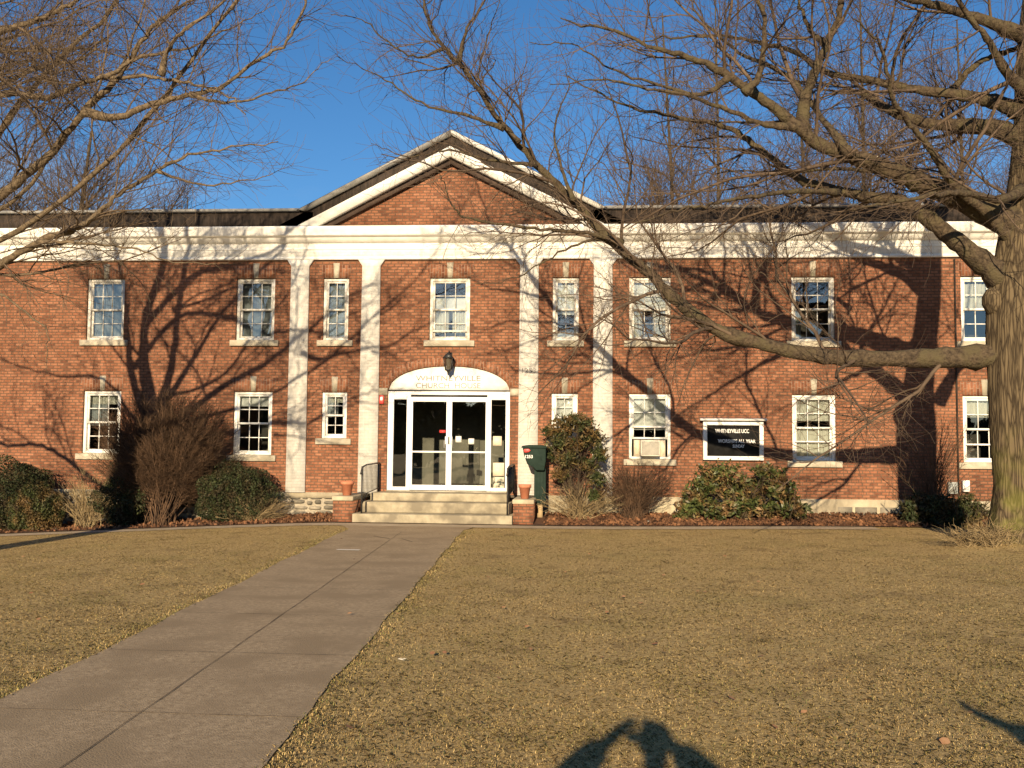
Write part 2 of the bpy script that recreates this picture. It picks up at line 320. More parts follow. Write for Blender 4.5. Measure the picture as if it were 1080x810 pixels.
for y in (2.5, 4.3, 6.1, 7.9, 9.7, 11.5, 13.3, 15.1, 16.9, 18.7):
    strip([(xx, y+.004*math.sin(9*xx)) for xx in np.linspace(pl(y)+.02, pr(y)-.02, 16)], .006, .017)
strip([(-3.9, 18.2), (-3.5, 17.7), (-3.3, 17.75), (-3.0, 17.2), (-2.7, 17.3)], .018, .019)
tag(m.build('path_joints', joint_m), kind='structure')
tag(sheet('walkway', lambda y: -19+0*y, lambda y: 5.9+0*y, np.arange(20.55, 21.31, .1), walk_m, .009, 130), kind='structure')
tag(sheet('garden_bed', lambda y: -19, lambda y: 13, np.concatenate([[21.27], np.arange(21.35, 23.0, .1)]), mulch, .02, 160), kind='structure')
sheet('road', lambda y: -200, lambda y: 200, np.array([-21., -17, -13]), asphalt, .03, 6)

# ---------------------------------------------------------------- the building
AX = -3.22; FY = 23.0
B = thing('church_house', (AX, FY, 0), 'two storey red brick church house with white pilasters, cornice and central pediment', 'building')
XL, XR = -19.0, 14.5
Z1a, Z1b, Z2a, Z2b = 1.42, 2.92, 4.14, 5.62
wins = []  # x centre, z0, z1, width, kind, style
for off, wd in ((-12.1, .93), (-8.346, .93), (-4.655, .93), (4.655, .95), (8.346, .97), (12.1, .97)):
    wins.append([AX+off, Z1a, Z1b, wd, 'big']); wins.append([AX+off, Z2a, Z2b, wd, 'big'])
wins += [[AX, Z2a, Z2b, .95, 'big'], [AX-2.714, Z2a, Z2b, .61, 'small'], [AX+2.714, Z2a, Z2b, .61, 'small'], [AX-2.70, 1.83, Z1b, .60, 'small'], [AX+2.70, 1.83, Z1b, .60, 'small']]
DH, DZ0, DSP, DAP = 1.435, .62, 2.96, 3.54
holes = [(x-w_/2, x+w_/2, a, b_) for x, a, b_, w_, k in wins]+[(AX-DH, AX+DH, DZ0, DAP)]
xs = sorted({XL, XR}|{h[0] for h in holes}|{h[1] for h in holes}); zs = sorted({.57, 6.9}|{h[2] for h in holes}|{h[3] for h in holes})
m = MB()
for i in range(len(xs)-1):
    for j in range(len(zs)-1):
        cxm, czm = (xs[i]+xs[i+1])/2, (zs[j]+zs[j+1])/2
        if any(h[0] < cxm < h[1] and h[2] < czm < h[3] for h in holes): continue
        m.quad((xs[i], FY, zs[j]), (xs[i+1], FY, zs[j]), (xs[i+1], FY, zs[j+1]), (xs[i], FY, zs[j+1]))
for x0, x1, z0, z1 in holes[:-1]:
    for a, b_ in (((x0, z0), (x0, z1)), ((x0, z1), (x1, z1)), ((x1, z1), (x1, z0)), ((x1, z0), (x0, z0))):
        m.quad((a[0], FY, a[1]), (b_[0], FY, b_[1]), (b_[0], FY+.22, b_[1]), (a[0], FY+.22, a[1]))
arch = lambda u: DSP+(DAP-DSP)*max(0., 1-abs(u)**2.3)**(1/1.9)
N = 40
for i in range(N):
    u0, u1 = -1+2*i/N, -1+2*(i+1)/N; a0, a1 = arch(u0), arch(u1); x0, x1 = AX+u0*DH, AX+u1*DH
    m.quad((x0, FY, a0), (x1, FY, a1), (x1, FY, DAP), (x0, FY, DAP)); m.quad((x0, FY, a0), (x1, FY, a1), (x1, FY+.1, a1), (x0, FY+.1, a0))
for s in (-1, 1): m.quad((AX+s*DH, FY, DZ0), (AX+s*DH, FY, DSP), (AX+s*DH, FY+.3, DSP), (AX+s*DH, FY+.3, DZ0))
m.prism([(AX-3.45, 6.901), (AX+3.45, 6.901), (AX, 8.75)], 'y', FY, FY+.3)
m.box(XL, XL+.25, FY+.002, 33, .57, 6.9); m.box(XR-.25, XR, FY+.002, 33, .57, 6.9); m.box(XL+.25, XR-.25, 32.7, 33, 0, 6.9)
m.build('wall', brick, B)
# foundation: rubble stone on the left, cement on the right
m = MB(); m.box(XL, AX-2.18, FY-.02, FY+.3, .44, .569); m.box(AX+2.18, XR, FY-.03, FY+.3, -.1, .569); m.build('foundation', cement, B)
m = MB(); m.box(XL, AX-2.18, FY, FY+.3, -1.2, .439); wl = m.build('rubble_foundation', mortar_m, B)
m = MB(); rr = random.Random(3); z = -.95
while z < .42:
    h = rr.uniform(.07, .13); x = XL+rr.uniform(0, .2)
    while x < AX-2.25:
        wd = rr.uniform(.12, .42); x1 = min(x+wd, AX-2.2); hh = h*rr.uniform(.75, 1.1); z0_ = z+rr.uniform(-.01, .015)
        n = 8; cxx, czz = (x+x1)/2, z0_+hh/2
        pts = [(cxx+(x1-x)*.5*math.copysign(abs(math.cos(t))**.6, math.cos(t))*rr.uniform(.85, 1), min(.435, czz+hh*.5*math.copysign(abs(math.sin(t))**.6, math.sin(t))*rr.uniform(.8, 1))) for t in [2*math.pi*q/n+.3 for q in range(n)]]
        m.prism(pts, 'y', FY-.035-rr.random()*.02, FY+.01); x = x1+rr.uniform(.02, .05)
    z += h+.025
m.build('rubble_stone', stone_m, wl)
m = MB()
for x0, x1 in ((5.62, 5.94), (6.0, 6.48), (6.55, 6.9)): m = MB(); m.box(x0, x1, FY-.036, FY-.028, .2, .40); m.build('stone_block', stone_m, B)

def window(x, z0, z1, wd, kind, st):
    h0, h1 = x-wd/2, x+wd/2; cs = .07; ss = .045; yf = FY+.055
    m = MB()
    m.box(h0, h0+cs, yf, yf+.12, z0, z1); m.box(h1-cs, h1, yf, yf+.12, z0, z1); m.box(h0+cs, h1-cs, yf+.002, yf+.12, z1-cs, z1); m.box(h0+cs, h1-cs, yf+.002, yf+.12, z0, z0+.06)
    wo_ = m.build('window', worn_white if st.get('worn') else white, B); bevel(wo_, .008, 1)
    a, b_ = h0+cs, h1-cs; c0, c1 = z0+.06, z1-cs; mid = st.get('mid', (c0+c1)/2)
    m = MB(); g = MB()
    def sash(za, zb, y, nc, nr):
        m.box(a, a+ss, y, y+.04, za, zb); m.box(b_-ss, b_, y, y+.04, za, zb); m.box(a+ss, b_-ss, y, y+.04, zb-ss, zb); m.box(a+ss, b_-ss, y, y+.04, za, za+ss)
        ia, ib, ja, jb = a+ss, b_-ss, za+ss, zb-ss
        for i in range(1, nc): xx = ia+(ib-ia)*i/nc; m.box(xx-.008, xx+.008, y+.008, y+.032, ja, jb)
        for j in range(1, nr):
            zz = ja+(jb-ja)*j/nr
            for i in range(nc): m.box(ia+(ib-ia)*i/nc+(.010 if i else 0), ia+(ib-ia)*(i+1)/nc-(.010 if i < nc-1 else 0), y+.008, y+.032, zz-.010, zz+.010)
        g.quad((ia, y+.02, ja), (ib, y+.02, ja), (ib, y+.02, jb), (ia, y+.02, jb))
    nc = 2 if kind == 'small' else 3
    sash(mid-.02, c1, yf+.03, nc if not st.get('plain_top') else 1, 2 if not st.get('plain_top') else 1)
    raised = st.get('raised', 0)
    sash(c0+raised, mid+.025+raised*.0, yf+.075, nc, 2 if raised < .2 else 1)
    m.build('sash', worn_white if st.get('worn') else white, wo_)
    if st.get('storm'):  # extra cross bar of a storm window
        k = MB(); zz = c0+(mid-c0)*st['storm']; k.box(a, b_, yf+.01, yf+.03, zz-.015, zz+.015); k.build('storm_bar', white, wo_)
    g.build('pane', glass_m, wo_)
    k = MB(); k.box(h0-.12, h1+.12, FY-.07, FY+.054, z0-.14, z0-.002); k.prism([(FY-.07, z0-.002), (FY+.054, z0-.002), (FY+.054, z0+.012)], 'x', h0, h1); bevel(k.build('sill', limestone, wo_), .01, 1)
    k = MB(); kh = .36 if z1 < 3 else .36
    k.prism([(x-.052, z1+.004), (x+.052, z1+.004), (x+.075, z1+kh), (x-.075, z1+kh)], 'y', FY-.012, FY+.05); k.build('keystone', limestone, wo_)
    k = MB(); lh = .31
    k.prism([(h0, z1+.001), (x-.053, z1+.001), (x-.072, z1+lh), (h0-.10, z1+lh)], 'y', FY-.005, FY+.02)
    k.prism([(x+.053, z1+.001), (h1, z1+.001), (h1+.10, z1+lh), (x+.072, z1+lh)], 'y', FY-.005, FY+.02); k.build('brick_lintel', brickv, wo_)
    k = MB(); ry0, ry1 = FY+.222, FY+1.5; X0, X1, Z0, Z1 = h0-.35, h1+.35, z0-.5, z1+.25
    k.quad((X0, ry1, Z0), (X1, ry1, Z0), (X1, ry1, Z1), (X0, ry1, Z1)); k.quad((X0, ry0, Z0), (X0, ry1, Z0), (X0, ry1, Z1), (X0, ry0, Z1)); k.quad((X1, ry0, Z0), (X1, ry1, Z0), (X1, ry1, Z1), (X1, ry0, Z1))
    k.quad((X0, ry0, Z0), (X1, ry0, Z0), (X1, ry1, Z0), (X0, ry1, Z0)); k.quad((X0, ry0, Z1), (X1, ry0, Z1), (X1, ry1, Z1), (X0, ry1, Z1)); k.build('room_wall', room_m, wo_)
    yc = FY+.205
    for (fa, fb, za, zb, mt, nm) in st.get('cloth', []):
        k = MB(); n = 40 if mt is curtain_m else 2; X = np.linspace(a+(b_-a)*fa, a+(b_-a)*fb, n); zt = c0+(c1-c0)*zb; zq = c0+(c1-c0)*za
        Y = yc+(.018*np.sin(X*70+x)+.01*np.sin(X*31) if mt is curtain_m else 0*X)
        V = np.concatenate([np.c_[X, Y, np.full(n, zq)], np.c_[X, Y, np.full(n, zt)]]); i = np.arange(n-1); k.add(V, np.stack([i, i+1, i+n+1, i+n], 1)); k.build(nm, mt, wo_, smooth=True)
    return wo_
S = {}
cu, sh = curtain_m, shade_m
for wv in wins:
    x, z0, z1, wd, kind = wv; o = round(x-AX, 1); up = z0 > 4; st = {}
    if up:
        if o == 4.7: st = dict(cloth=[(0, 1, .48, 1, sh, 'shade'), (0, .3, 0, .48, cu, 'curtain'), (.6, 1, 0, .48, cu, 'curtain')], worn=1)
        elif o == 2.7: st = dict(cloth=[(0, 1, .42, 1, sh, 'shade'), (0, 1, .0, .12, sh, 'shade')], worn=1)
        elif o == 0: st = dict(cloth=[(0, 1, .52, .72, sh, 'shade'), (.0, .45, .1, .5, cu, 'curtain'), (.55, 1, .1, .5, cu, 'curtain')], worn=1, storm=.25)
        elif o == 8.3: st = dict(cloth=[(0, .22, 0, .5, cu, 'curtain')], worn=1)
        elif o == -8.3: st = dict(cloth=[(0, 1, .0, 1, grey_reflect, 'curtain')], worn=1)  # full grey sheet added to imitate the reflected sky, not a seen curtain
        elif o == 12.1: st = dict(cloth=[(0, 1, .5, .95, cu, 'curtain')])
        else: st = dict(cloth=[(0, 1, .0, 1, grey_reflect, 'curtain')], worn=1)  # grey sheet added behind the glass as painted reflection
    else:
        if o == 4.7: st = dict(cloth=[(0, 1, .45, 1, sh, 'shade')], mid=2.16, raised=.40)
        elif o == 8.3: st = dict(cloth=[(0, 1, .62, 1, cu, 'curtain'), (.0, .95, 0, .5, cu, 'curtain')], storm=.55)
        elif o == 12.1: st = dict(cloth=[(0, 1, .7, 1, cu, 'curtain')], storm=.5)
        elif o == 2.7: st = dict(cloth=[(0, 1, .3, 1, sh, 'shade')])
        elif o == -4.7: st = dict(cloth=[(0, 1, .8, 1, sh, 'shade')])
        else: st = dict(cloth=[(0, 1, .82, 1, cu, 'curtain'), (0, .6, .45, .82, grey_reflect, 'curtain')])  # grey sheet in the upper half is added, in the same reflection colour
    S[(o, up)] = window(x, z0, z1, wd, kind, st)

# frieze, cornice, pilasters
m = MB(); m.box(XL, XR, FY-.05, FY-.002, 6.052, 6.60); fz = m.build('frieze', white_brick, B)
m = MB(); m.box(XL, XR, FY-.075, FY-.051, 6.05, 6.12); m.box(XL, XR, FY-.065, FY-.051, 6.29, 6.31); m.build('frieze_moulding', white, fz)
m = MB(); m.prism([(22.999, 6.42), (22.88, 6.46), (22.80, 6.52), (22.78, 6.56), (22.68, 6.58), (22.67, 6.64), (22.64, 6.70), (22.62, 6.76), (22.62, 6.79), (22.999, 6.81)], 'x', XL-.3, XR+.3); bevel(m.build('cornice', white, B), .01, 1)
for off in (-3.574, -1.866, 1.866, 3.574):
    x = AX+off; hw = .215
    m = MB(); m.prism([(x-hw-.015, .565), (x+hw+.015, .565), (x+hw, 5.90), (x+hw+.10, 6.049), (x-hw-.10, 6.049), (x-hw, 5.90)], 'y', FY-.07, FY-.003)
    p = m.build('pilaster', white_brick, B)
    if off == 1.866: tag(p, 'white pilaster with faint house number'); text_mesh('house_number', '1253', .16, x, FY-.072, 3.38, letter_grey, p, width=.32, extrude=.004)
# dark board under the eaves, gutter and the pediment
m = MB(); m.box(XL, AX-3.3, FY-.04, FY+.2, 6.812, 7.20); m.box(AX+3.3, XR, FY-.04, FY+.2, 6.812, 7.20); m.build('eaves_board', dark_board, B)
for s, mt in ((-1, grey_metal), (1, grey_metal)):
    m = MB(); xa, xb = (XL-.3, AX-3.62) if s < 0 else (AX+3.62, XR+.3)
    m.prism([(22.959, 7.20), (22.87, 7.205), (22.85, 7.22), (22.85, 7.27), (22.87, 7.27), (22.959, 7.262)], 'x', xa, xb); m.build('gutter', mt, B)
SL = .517
def rake(name, zt, zb, y0, y1, mt, floor=6.815, par=B, sides=(-1, 1)):
    m = MB()
    for s in sides:
        d1 = (zt-floor)/SL; d0 = (zb-floor)/SL
        m.prism([(AX, zt), (AX+s*d1, floor), (AX+s*d0, floor), (AX, zb)], 'y', y0, y1)
    return m.build(name, mt, par)
rake('pediment_board', 9.02, 8.50, FY-.04, FY+.3, dark_board)
rake('pediment_cornice', 8.67, 8.44, 22.68, FY-.041, white)
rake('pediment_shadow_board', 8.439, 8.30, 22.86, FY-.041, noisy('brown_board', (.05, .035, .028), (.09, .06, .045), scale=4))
rake('verge', 9.10, 9.01, 22.80, FY+.3, grey_metal, floor=7.23, sides=(-1,)); rake('verge', 9.10, 9.01, 22.80, FY+.3, pale_metal, floor=7.23, sides=(1,))  # left verge greyer for its tree shade, right one pale: shade in the colour
m = MB(); ridge = 30.
rz = lambda y: 7.24+(y-22.9)*.15
m.quad((XL-.3, 23.03, rz(23.03)), (XR+.3, 23.03, rz(23.03)), (XR+.3, 28, rz(28)), (XL-.3, 28, rz(28))); m.quad((XL-.3, 28, rz(28)), (XR+.3, 28, rz(28)), (XR+.3, 33.3, 7.2), (XL-.3, 33.3, 7.2))
for s in (-1, 1): m.quad((AX, 22.8, 9.105), (AX, 30, 9.105), (AX+s*3.66, 30, 7.215), (AX+s*3.66, 22.8, 7.215))
m.prism([(AX-3.6, 7.2), (AX+3.6, 7.2), (AX, 9.05)], 'y', 29.6, 29.9)
for xx in (XL+.02, XR-.02): m.prism([(23.1, 6.9), (32.9, 6.9), (32.9, 7.2), (28, rz(28)-.02), (23.1, 7.24)], 'x', xx-.01, xx+.01)
m.build('roof', shingle, B)
# entrance
m = MB(); yd = FY+.06
def bar(x0, x1, z0, z1, y=yd, d=.09, mm=None): (mm or m).box(AX+x0, AX+x1, y, y+d, z0, z1)
bar(-DH+.002, -1.30, .64, DSP); bar(1.335, DH-.002, .64, DSP); bar(-.99, -.895, .64, 2.87); bar(.905, 1.00, .64, 2.87)
bar(-1.30, 1.335, 2.87, DSP, yd+.001); bar(-1.30, -.99, 2.76, 2.87, yd+.002); bar(1.0, 1.335, 2.76, 2.87, yd+.002)
bar(-1.30, -.99, .64, .72, yd+.002); bar(1.0, 1.335, .64, .72, yd+.002)
ef = m.build('entrance_frame', alu, B); bevel(ef, .006, 1)
m = MB(); m.box(AX-.895, AX+.905, yd+.02, yd+.11, 2.825, 2.869); m.build('transom_slot', black_iron, ef)
g = MB()
for a, b_ in ((-1.30, -.99), (1.0, 1.335)): g = MB(); g.quad((AX+a, yd+.05, .72), (AX+b_, yd+.05, .72), (AX+b_, yd+.05, 2.76), (AX+a, yd+.05, 2.76)); g.build('side_pane', glass_m, ef)
for s in (-1, 1):
    x0, x1 = (-.893, .004) if s < 0 else (.008, .903)
    m = MB(); y = yd+.012; iw = .048; 
    L0, L1 = (x0+.045, x1-.058) if s < 0 else (x0+.07, x1-.035)
    bar(x0, L0, .65, 2.82, y, .05); bar(L1, x1, .65, 2.82, y, .05); bar(L0, L1, 2.71, 2.82, y, .05); bar(L0, L1, .65, .77, y, .05)
    d = m.build('door', alu, B); bevel(d, .005, 1)
    m = MB(); bar(L0, L1, 1.52, 1.56, y-.03, .03); m.build('push_bar', alu, d)
    g = MB(); g.quad((AX+L0, y+.025, .77), (AX+L1, y+.025, .77), (AX+L1, y+.025, 2.71), (AX+L0, y+.025, 2.71)); g.build('door_pane', glass_m, d)
    m = MB(); hx = x1-.03 if s < 0 else x0+.035; bar(hx-.05, hx+.06 if s < 0 else hx+.05, 1.72, 1.90, y-.025, .024); bevel(m.build('lock_plate', paper_white, d), .006, 1)
    m = MB(); cxh = AX+hx+(-.06 if s < 0 else .06); m.tube([(cxh, y, 1.80), (cxh, y-.07, 1.80), (cxh, y-.07, 1.64), (cxh, y, 1.64)], .013, 6); m.build('handle', grey_metal, d)
m = MB(); pts = [(AX+u*(DH-.003), arch(u)-.006) for u in np.linspace(-1, 1, 49)]; pts = [p for p in pts if p[1] > DSP+.03]
m.prism([(AX-DH+.01, DSP+.02)]+pts+[(AX+DH-.01, DSP+.02)], 'y', FY+.045, FY+.14); tp = m.build('entrance_arch_panel', white, B)
m = MB(); m.box(AX-DH+.003, AX+DH-.003, FY+.02, FY+.15, DSP+.001, DSP+.019); m.build('arch_rail', black_iron, tp)
text_mesh('lettering', 'WHITNEYVILLE', .17, AX-.02, FY+.043, 3.20, letter_grey, tp, width=1.52, extrude=.003)
text_mesh('lettering', 'CHURCH  HOUSE', .17, AX-.02, FY+.043, 3.03, letter_grey, tp, width=1.52, extrude=.003)
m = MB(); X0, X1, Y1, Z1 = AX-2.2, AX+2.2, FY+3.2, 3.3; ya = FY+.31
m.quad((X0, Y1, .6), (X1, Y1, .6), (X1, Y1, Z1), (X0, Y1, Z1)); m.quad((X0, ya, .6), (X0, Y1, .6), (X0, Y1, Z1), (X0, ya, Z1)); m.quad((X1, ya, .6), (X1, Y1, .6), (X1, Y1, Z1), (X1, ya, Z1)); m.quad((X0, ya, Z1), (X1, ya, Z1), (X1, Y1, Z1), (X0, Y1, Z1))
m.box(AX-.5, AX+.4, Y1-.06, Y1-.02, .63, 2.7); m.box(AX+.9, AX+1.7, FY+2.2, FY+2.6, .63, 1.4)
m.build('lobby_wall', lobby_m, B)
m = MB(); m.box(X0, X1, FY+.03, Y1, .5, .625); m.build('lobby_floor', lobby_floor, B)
m = MB()
for sx in (-1, 1):
    # voussoir ring over the arch, slightly proud
    pass
NA = 30
for i in range(NA):
    u0, u1 = -1+2*i/NA, -1+2*(i+1)/NA-.012
    P = []
    for u, e in ((u0, .0), (u1, .0), (u1, .2), (u0, .2)):
        zz = arch(u); du = 1e-3; ua = min(1-1e-4, max(-1+1e-4, u)); sl_ = (arch(ua+du if ua < .99 else ua)-arch(ua-du if ua > -.99 else ua))/(2*du*DH); sl_ = max(-2.2, min(2.2, sl_)); nn = math.hypot(1, sl_)
        P.append((AX+u*DH-sl_/nn*e, zz+e/nn+.001))
    m.prism(P, 'y', FY-.004, FY+.01)
m.build('brick_arch', brickv, B)
for s in (-1, 1):
    m = MB(); m.box(AX+s*1.62-.18 if s < 0 else AX+DH+.005, AX-DH-.005 if s < 0 else AX+s*1.62+.03, FY-.02, FY+.05, 2.86, 3.02); m.build('springer_stone', limestone, B)

# ---------------------------------------------------------------- entrance steps, piers, pots, rails
SX = AX-.10
T = thing('entrance_steps', (AX, 22.4, 0), 'wide pale concrete steps rising to the white glass doors', 'steps')
for i, (hw, y0, z1) in enumerate(((1.735, 21.35, .2), (1.66, 21.85, .43), (1.56, 22.35, .61))):
    m = MB(); m.box(SX-hw, SX+hw, y0, 22.998, -.15 if i == 0 else (.2, .2, .43)[i]+.001, z1); bevel(m.build('step', concrete_step, T), .015, 2)
m = MB(); m.box(AX-1.42, AX+1.42, 22.93, 23.10, .612, .64); m.build('threshold', limestone, T)
for s, lab in ((-1, 'low brick pier left of the entrance steps, joined to the rubble stone footing'), (1, 'low brick pier right of the entrance steps, beside the green mailbox')):
    xc = SX+s*1.965; zc_ = .47 if s < 0 else .45
    t = thing('brick_pier', (xc, 22.4, 0), lab, 'pier', 'brick piers beside the steps')
    m = MB(); m.box(xc-.215, xc+.215, 21.42, 22.995, -.1, zc_-.001); m.build('pier_body', brick, t)
    m = MB(); m.box(xc-.235, xc+.235, 21.39, 22.95, zc_, zc_+.10); bevel(m.build('cap', cement, t), .02, 2)
    px_ = (366 if s < 0 else 553.5); P = at(px_, 520, 21.75); zb = zc_+.1
    t = thing('flower_pot', (P[0], 21.75, zb), 'empty terracotta flower pot on the %s brick pier' % ('left' if s < 0 else 'right'), 'flower pot', 'terracotta pots on the piers')
    k = .9 if s < 0 else .85
    m = MB(); m.lathe([(.001, zb+.002), (.10*k, zb+.002), (.145*k, zb+.24), (.165*k, zb+.24), (.17*k, zb+.31), (.15*k, zb+.31), (.14*k, zb+.25)], P[0], 21.75, 24); m.build('pot', terracotta, t, smooth=False)
    m = MB(); m.lathe([(.14*k, zb+.255), (.001, zb+.26)], P[0], 21.75, 24); m.build('soil', soil_m, t)
    if s > 0:
        m = MB(); m.lathe([(.001, zb+.0005), (.15, zb+.0005), (.15, zb+.0018), (.001, zb+.0018)], P[0], 21.75, 24); 
for s in (-1, 1):
    x0 = at(382, 500, 21.5)[0] if s < 0 else at(535.5, 500, 21.5)[0]; x1 = x0+(.08 if s < 0 else .03)
    t = thing('handrail', (x0, 22.4, .2), 'black iron handrail on the %s side of the entrance steps' % ('left' if s < 0 else 'right'), 'handrail', 'black handrails of the steps')
    f = lambda k: (x0+(x1-x0)*k, 21.5+1.4*k)
    m = MB(); m.tube([(x0-.01, 21.40, 1.05), (x0, 21.44, 1.13), (*f(0), 1.2), (*f(.25), 1.25), (*f(1), 1.27)], .02, 8); m.build('top_rail', black_iron, t)
    m = MB(); m.tube([(*f(.02), .40), (*f(.3), .62), (*f(1), .70)], .012, 6); m.build('bottom_rail', black_iron, t)
    for k, zz in ((.0, .2), (.97, .60)):
        m = MB(); m.tube([(*f(k), zz), (*f(k), 1.22 if k < .5 else 1.27)], .02, 8); m.build('post', black_iron, t)
    for k in np.linspace(.09, .91, 12):
        zb = .40+(.62-.40)*k/.3 if k < .3 else .62+.08*(k-.3)/.7
        m = MB(); m.tube([(*f(k), zb), (*f(k), 1.23)], .007, 5); m.build('baluster', black_iron, t)

# ---------------------------------------------------------------- mailbox
P = at(569.5, 533, 22.35); mx_, mz = P[0], float(gz(P[0], 22.35))
t = thing('mailbox', (mx_, 22.35, mz), 'dark green plastic mailbox on a broad green post, red flag, beside the right pier', 'mailbox')
zz = lambda py: at(560, py, 22.3)[2]
xx = lambda px: at(px, 490, 22.3)[0]
m = MB(); m.box(mx_-.13, mx_+.13, 22.26, 22.46, zz(532), zz(494)); 
for q in (-.07, .0, .07): m.box(mx_+q-.006, mx_+q+.006, 22.252, 22.261, zz(530), zz(497))
bevel(m.build('post', green_plastic, t), .02, 2)
m = MB(); m.box(mx_-.06, mx_+.06, 22.3, 22.42, mz-.05, zz(531.8)); m.build('post_foot', wood_post, t)
m = MB(); m.prism([(xx(551.5), zz(472)), (xx(553), zz(480)), (xx(556.5), zz(489.5)), (xx(562), zz(492)), (xx(566), zz(496)), (xx(574.5), zz(496)), (xx(576), zz(486)), (xx(576), zz(472))], 'y', 22.12, 22.52); bevel(m.build('box_body', green_plastic, t), .02, 2)
m = MB(); m.prism([(xx(550.2), zz(472.5)), (xx(551), zz(470.3)), (xx(558), zz(469.2)), (xx(572), zz(469.2)), (xx(577), zz(471)), (xx(577), zz(472.8))], 'y', 22.09, 22.55); bevel(m.build('lid', green_plastic, t), .012, 2)
m = MB(); m.prism([(xx(552.6), zz(475)), (xx(553.4), zz(473.6)), (xx(558), zz(473.4)), (xx(560.2), zz(475)), (xx(558), zz(476.8)), (xx(554), zz(477.4))], 'y', 22.085, 22.119); bevel(m.build('flag', red_m, t), .006, 2)
text_mesh('number', '1253', .095, xx(558), 22.118, zz(483), letter_white, t, width=.17, font_bold=True)

# ---------------------------------------------------------------- notice board, lantern, air conditioner, small boxes
bx0, bx1, bz0, bz1 = 2.63, 3.98, 1.42, 2.30
t = thing('notice_board', ((bx0+bx1)/2, FY, bz0), 'black letter board with white frame and little roof on the brick wall', 'notice board')
m = MB(); fw = .09
m.box(bx0, bx0+fw, FY-.12, FY-.001, bz0, bz1); m.box(bx1-fw, bx1, FY-.12, FY-.001, bz0, bz1); m.box(bx0+fw, bx1-fw, FY-.118, FY-.001, bz0, bz0+fw); m.box(bx0+fw, bx1-fw, FY-.118, FY-.001, bz1-fw, bz1); bevel(m.build('frame', white, t), .008, 1)
m = MB(); m.box(bx0+fw, bx1-fw, FY-.06, FY-.002, bz0+fw, bz1-fw); m.build('letter_panel', board_black, t)
m = MB(); m.prism([(FY-.22, bz1+.01), (FY-.22, bz1+.04), (FY-.001, bz1+.09), (FY-.001, bz1+.01)], 'x', bx0-.07, bx1+.07); m.build('board_roof', pale_metal, t)
bc = (bx0+bx1)/2
text_mesh('lettering', 'WHITNEYVILLE UCC', .12, bc-.02, FY-.062, bz0+.62, letter_white, t, width=.76, font_bold=True)
text_mesh('lettering', 'WORSHIPS ALL YEAR', .11, bc+.08, FY-.062, bz0+.395, letter_white, t, width=.84, font_bold=True)
text_mesh('lettering', 'SUNDAY', .10, bc+.12, FY-.062, bz0+.285, letter_white, t, width=.26, font_bold=True)
lx = AX+.02; t = thing('wall_lantern', (lx, FY, 3.7), 'black iron wall lantern above the arched entrance', 'lantern')
m = MB(); m.box(lx-.05, lx+.05, FY-.03, FY-.001, 3.62, 3.86); m.tube([(lx, FY-.02, 3.82), (lx, FY-.13, 3.88), (lx, FY-.22, 3.84), (lx, FY-.22, 3.78)], .014, 6); m.build('bracket', black_iron, t)
m = MB(); 
m.prism([(lx-.13, 3.70), (lx+.13, 3.70), (lx+.02, 3.82), (lx-.02, 3.82)], 'y', FY-.34, FY-.10)
for a in (-1, 1):
    for b_ in (-1, 1): m.tube([(lx+a*.105, FY-.22+b_*.105, 3.70), (lx+a*.065, FY-.22+b_*.065, 3.44)], .011, 5)
m.box(lx-.075, lx+.075, FY-.295, FY-.145, 3.42, 3.445); m.lathe([(.06, 3.42), (.03, 3.38), (.001, 3.33)], lx, FY-.22, 8); m.build('cage', black_iron, t)
m = MB(); m.lathe([(.06, 3.446), (.095, 3.699)], lx, FY-.22, 4); m.build('lamp_glass', lamp_glass, t)
# air conditioner in the lower window right of the entrance
ax_ = AX+4.655; t = thing('air_conditioner', (ax_, FY, 1.48), 'beige window air conditioner in the lower window left of the notice board', 'air conditioner')
m = MB(); m.box(ax_-.22, ax_+.22, FY-.2, FY+.14, 1.49, 1.86); bevel(m.build('housing', ac_m, t), .015, 2)
m = MB()
for k in range(14): m.box(ax_-.19, ax_+.19, FY-.206, FY-.201, 1.525+k*.022, 1.537+k*.022)
m.build('grille', grille_m, t)
for s in (-1, 1): m = MB(); m.box(ax_+min(s*.225, s*.36), ax_+max(s*.225, s*.36), FY+.11, FY+.129, 1.485, 1.86); m.build('filler_panel', paper, t)
m = MB(); P = at(402.5, 421.5, FY-.03); m.box(P[0]-.05, P[0]+.05, FY-.06, FY-.001, P[2]-.1, P[2]+.1); t = thing('alarm_box', (P[0], FY, P[2]), 'small red alarm box on the brick left of the arched entrance', 'alarm box')
bevel(m.build('casing', red_m, t), .01, 2); m = MB(); m.box(P[0]-.03, P[0]+.03, FY-.066, FY-.0605, P[2]-.02, P[2]+.06); m.build('lens', letter_white, t)
def wallbox(name, px, py, hw, hh, mt, lab, cat):
    P = at(px, py, FY-.03); t = thing(name, (P[0], FY, P[2]), lab, cat); m = MB(); m.box(P[0]-hw, P[0]+hw, FY-.11, FY-.001, P[2]-hh, P[2]+hh); bevel(m.build('casing', mt, t), .012, 2)
    m = MB(); m.box(P[0]-hw+.02, P[0]+hw-.02, FY-.116, FY-.1105, P[2]-hh+.03, P[2]+hh-.03); m.build('cover', mt, t)
wallbox('meter_box', 1004, 514.5, .10, .13, conduit_m, 'grey meter box low on the brick wall left of the big trunk', 'meter box')
wallbox('junction_box', 1018, 512.5, .075, .125, letter_white, 'white utility box low on the brick wall beside the big trunk', 'utility box')
m = MB(); P1, P2 = at(1012, 505, FY-.04), at(1000, 272, FY-.04); xw = P1[0]-.02; m.tube([(xw, FY-.035, .4), (xw, FY-.035, 3.0), (xw, FY-.035, 6.0)], .018, 6)
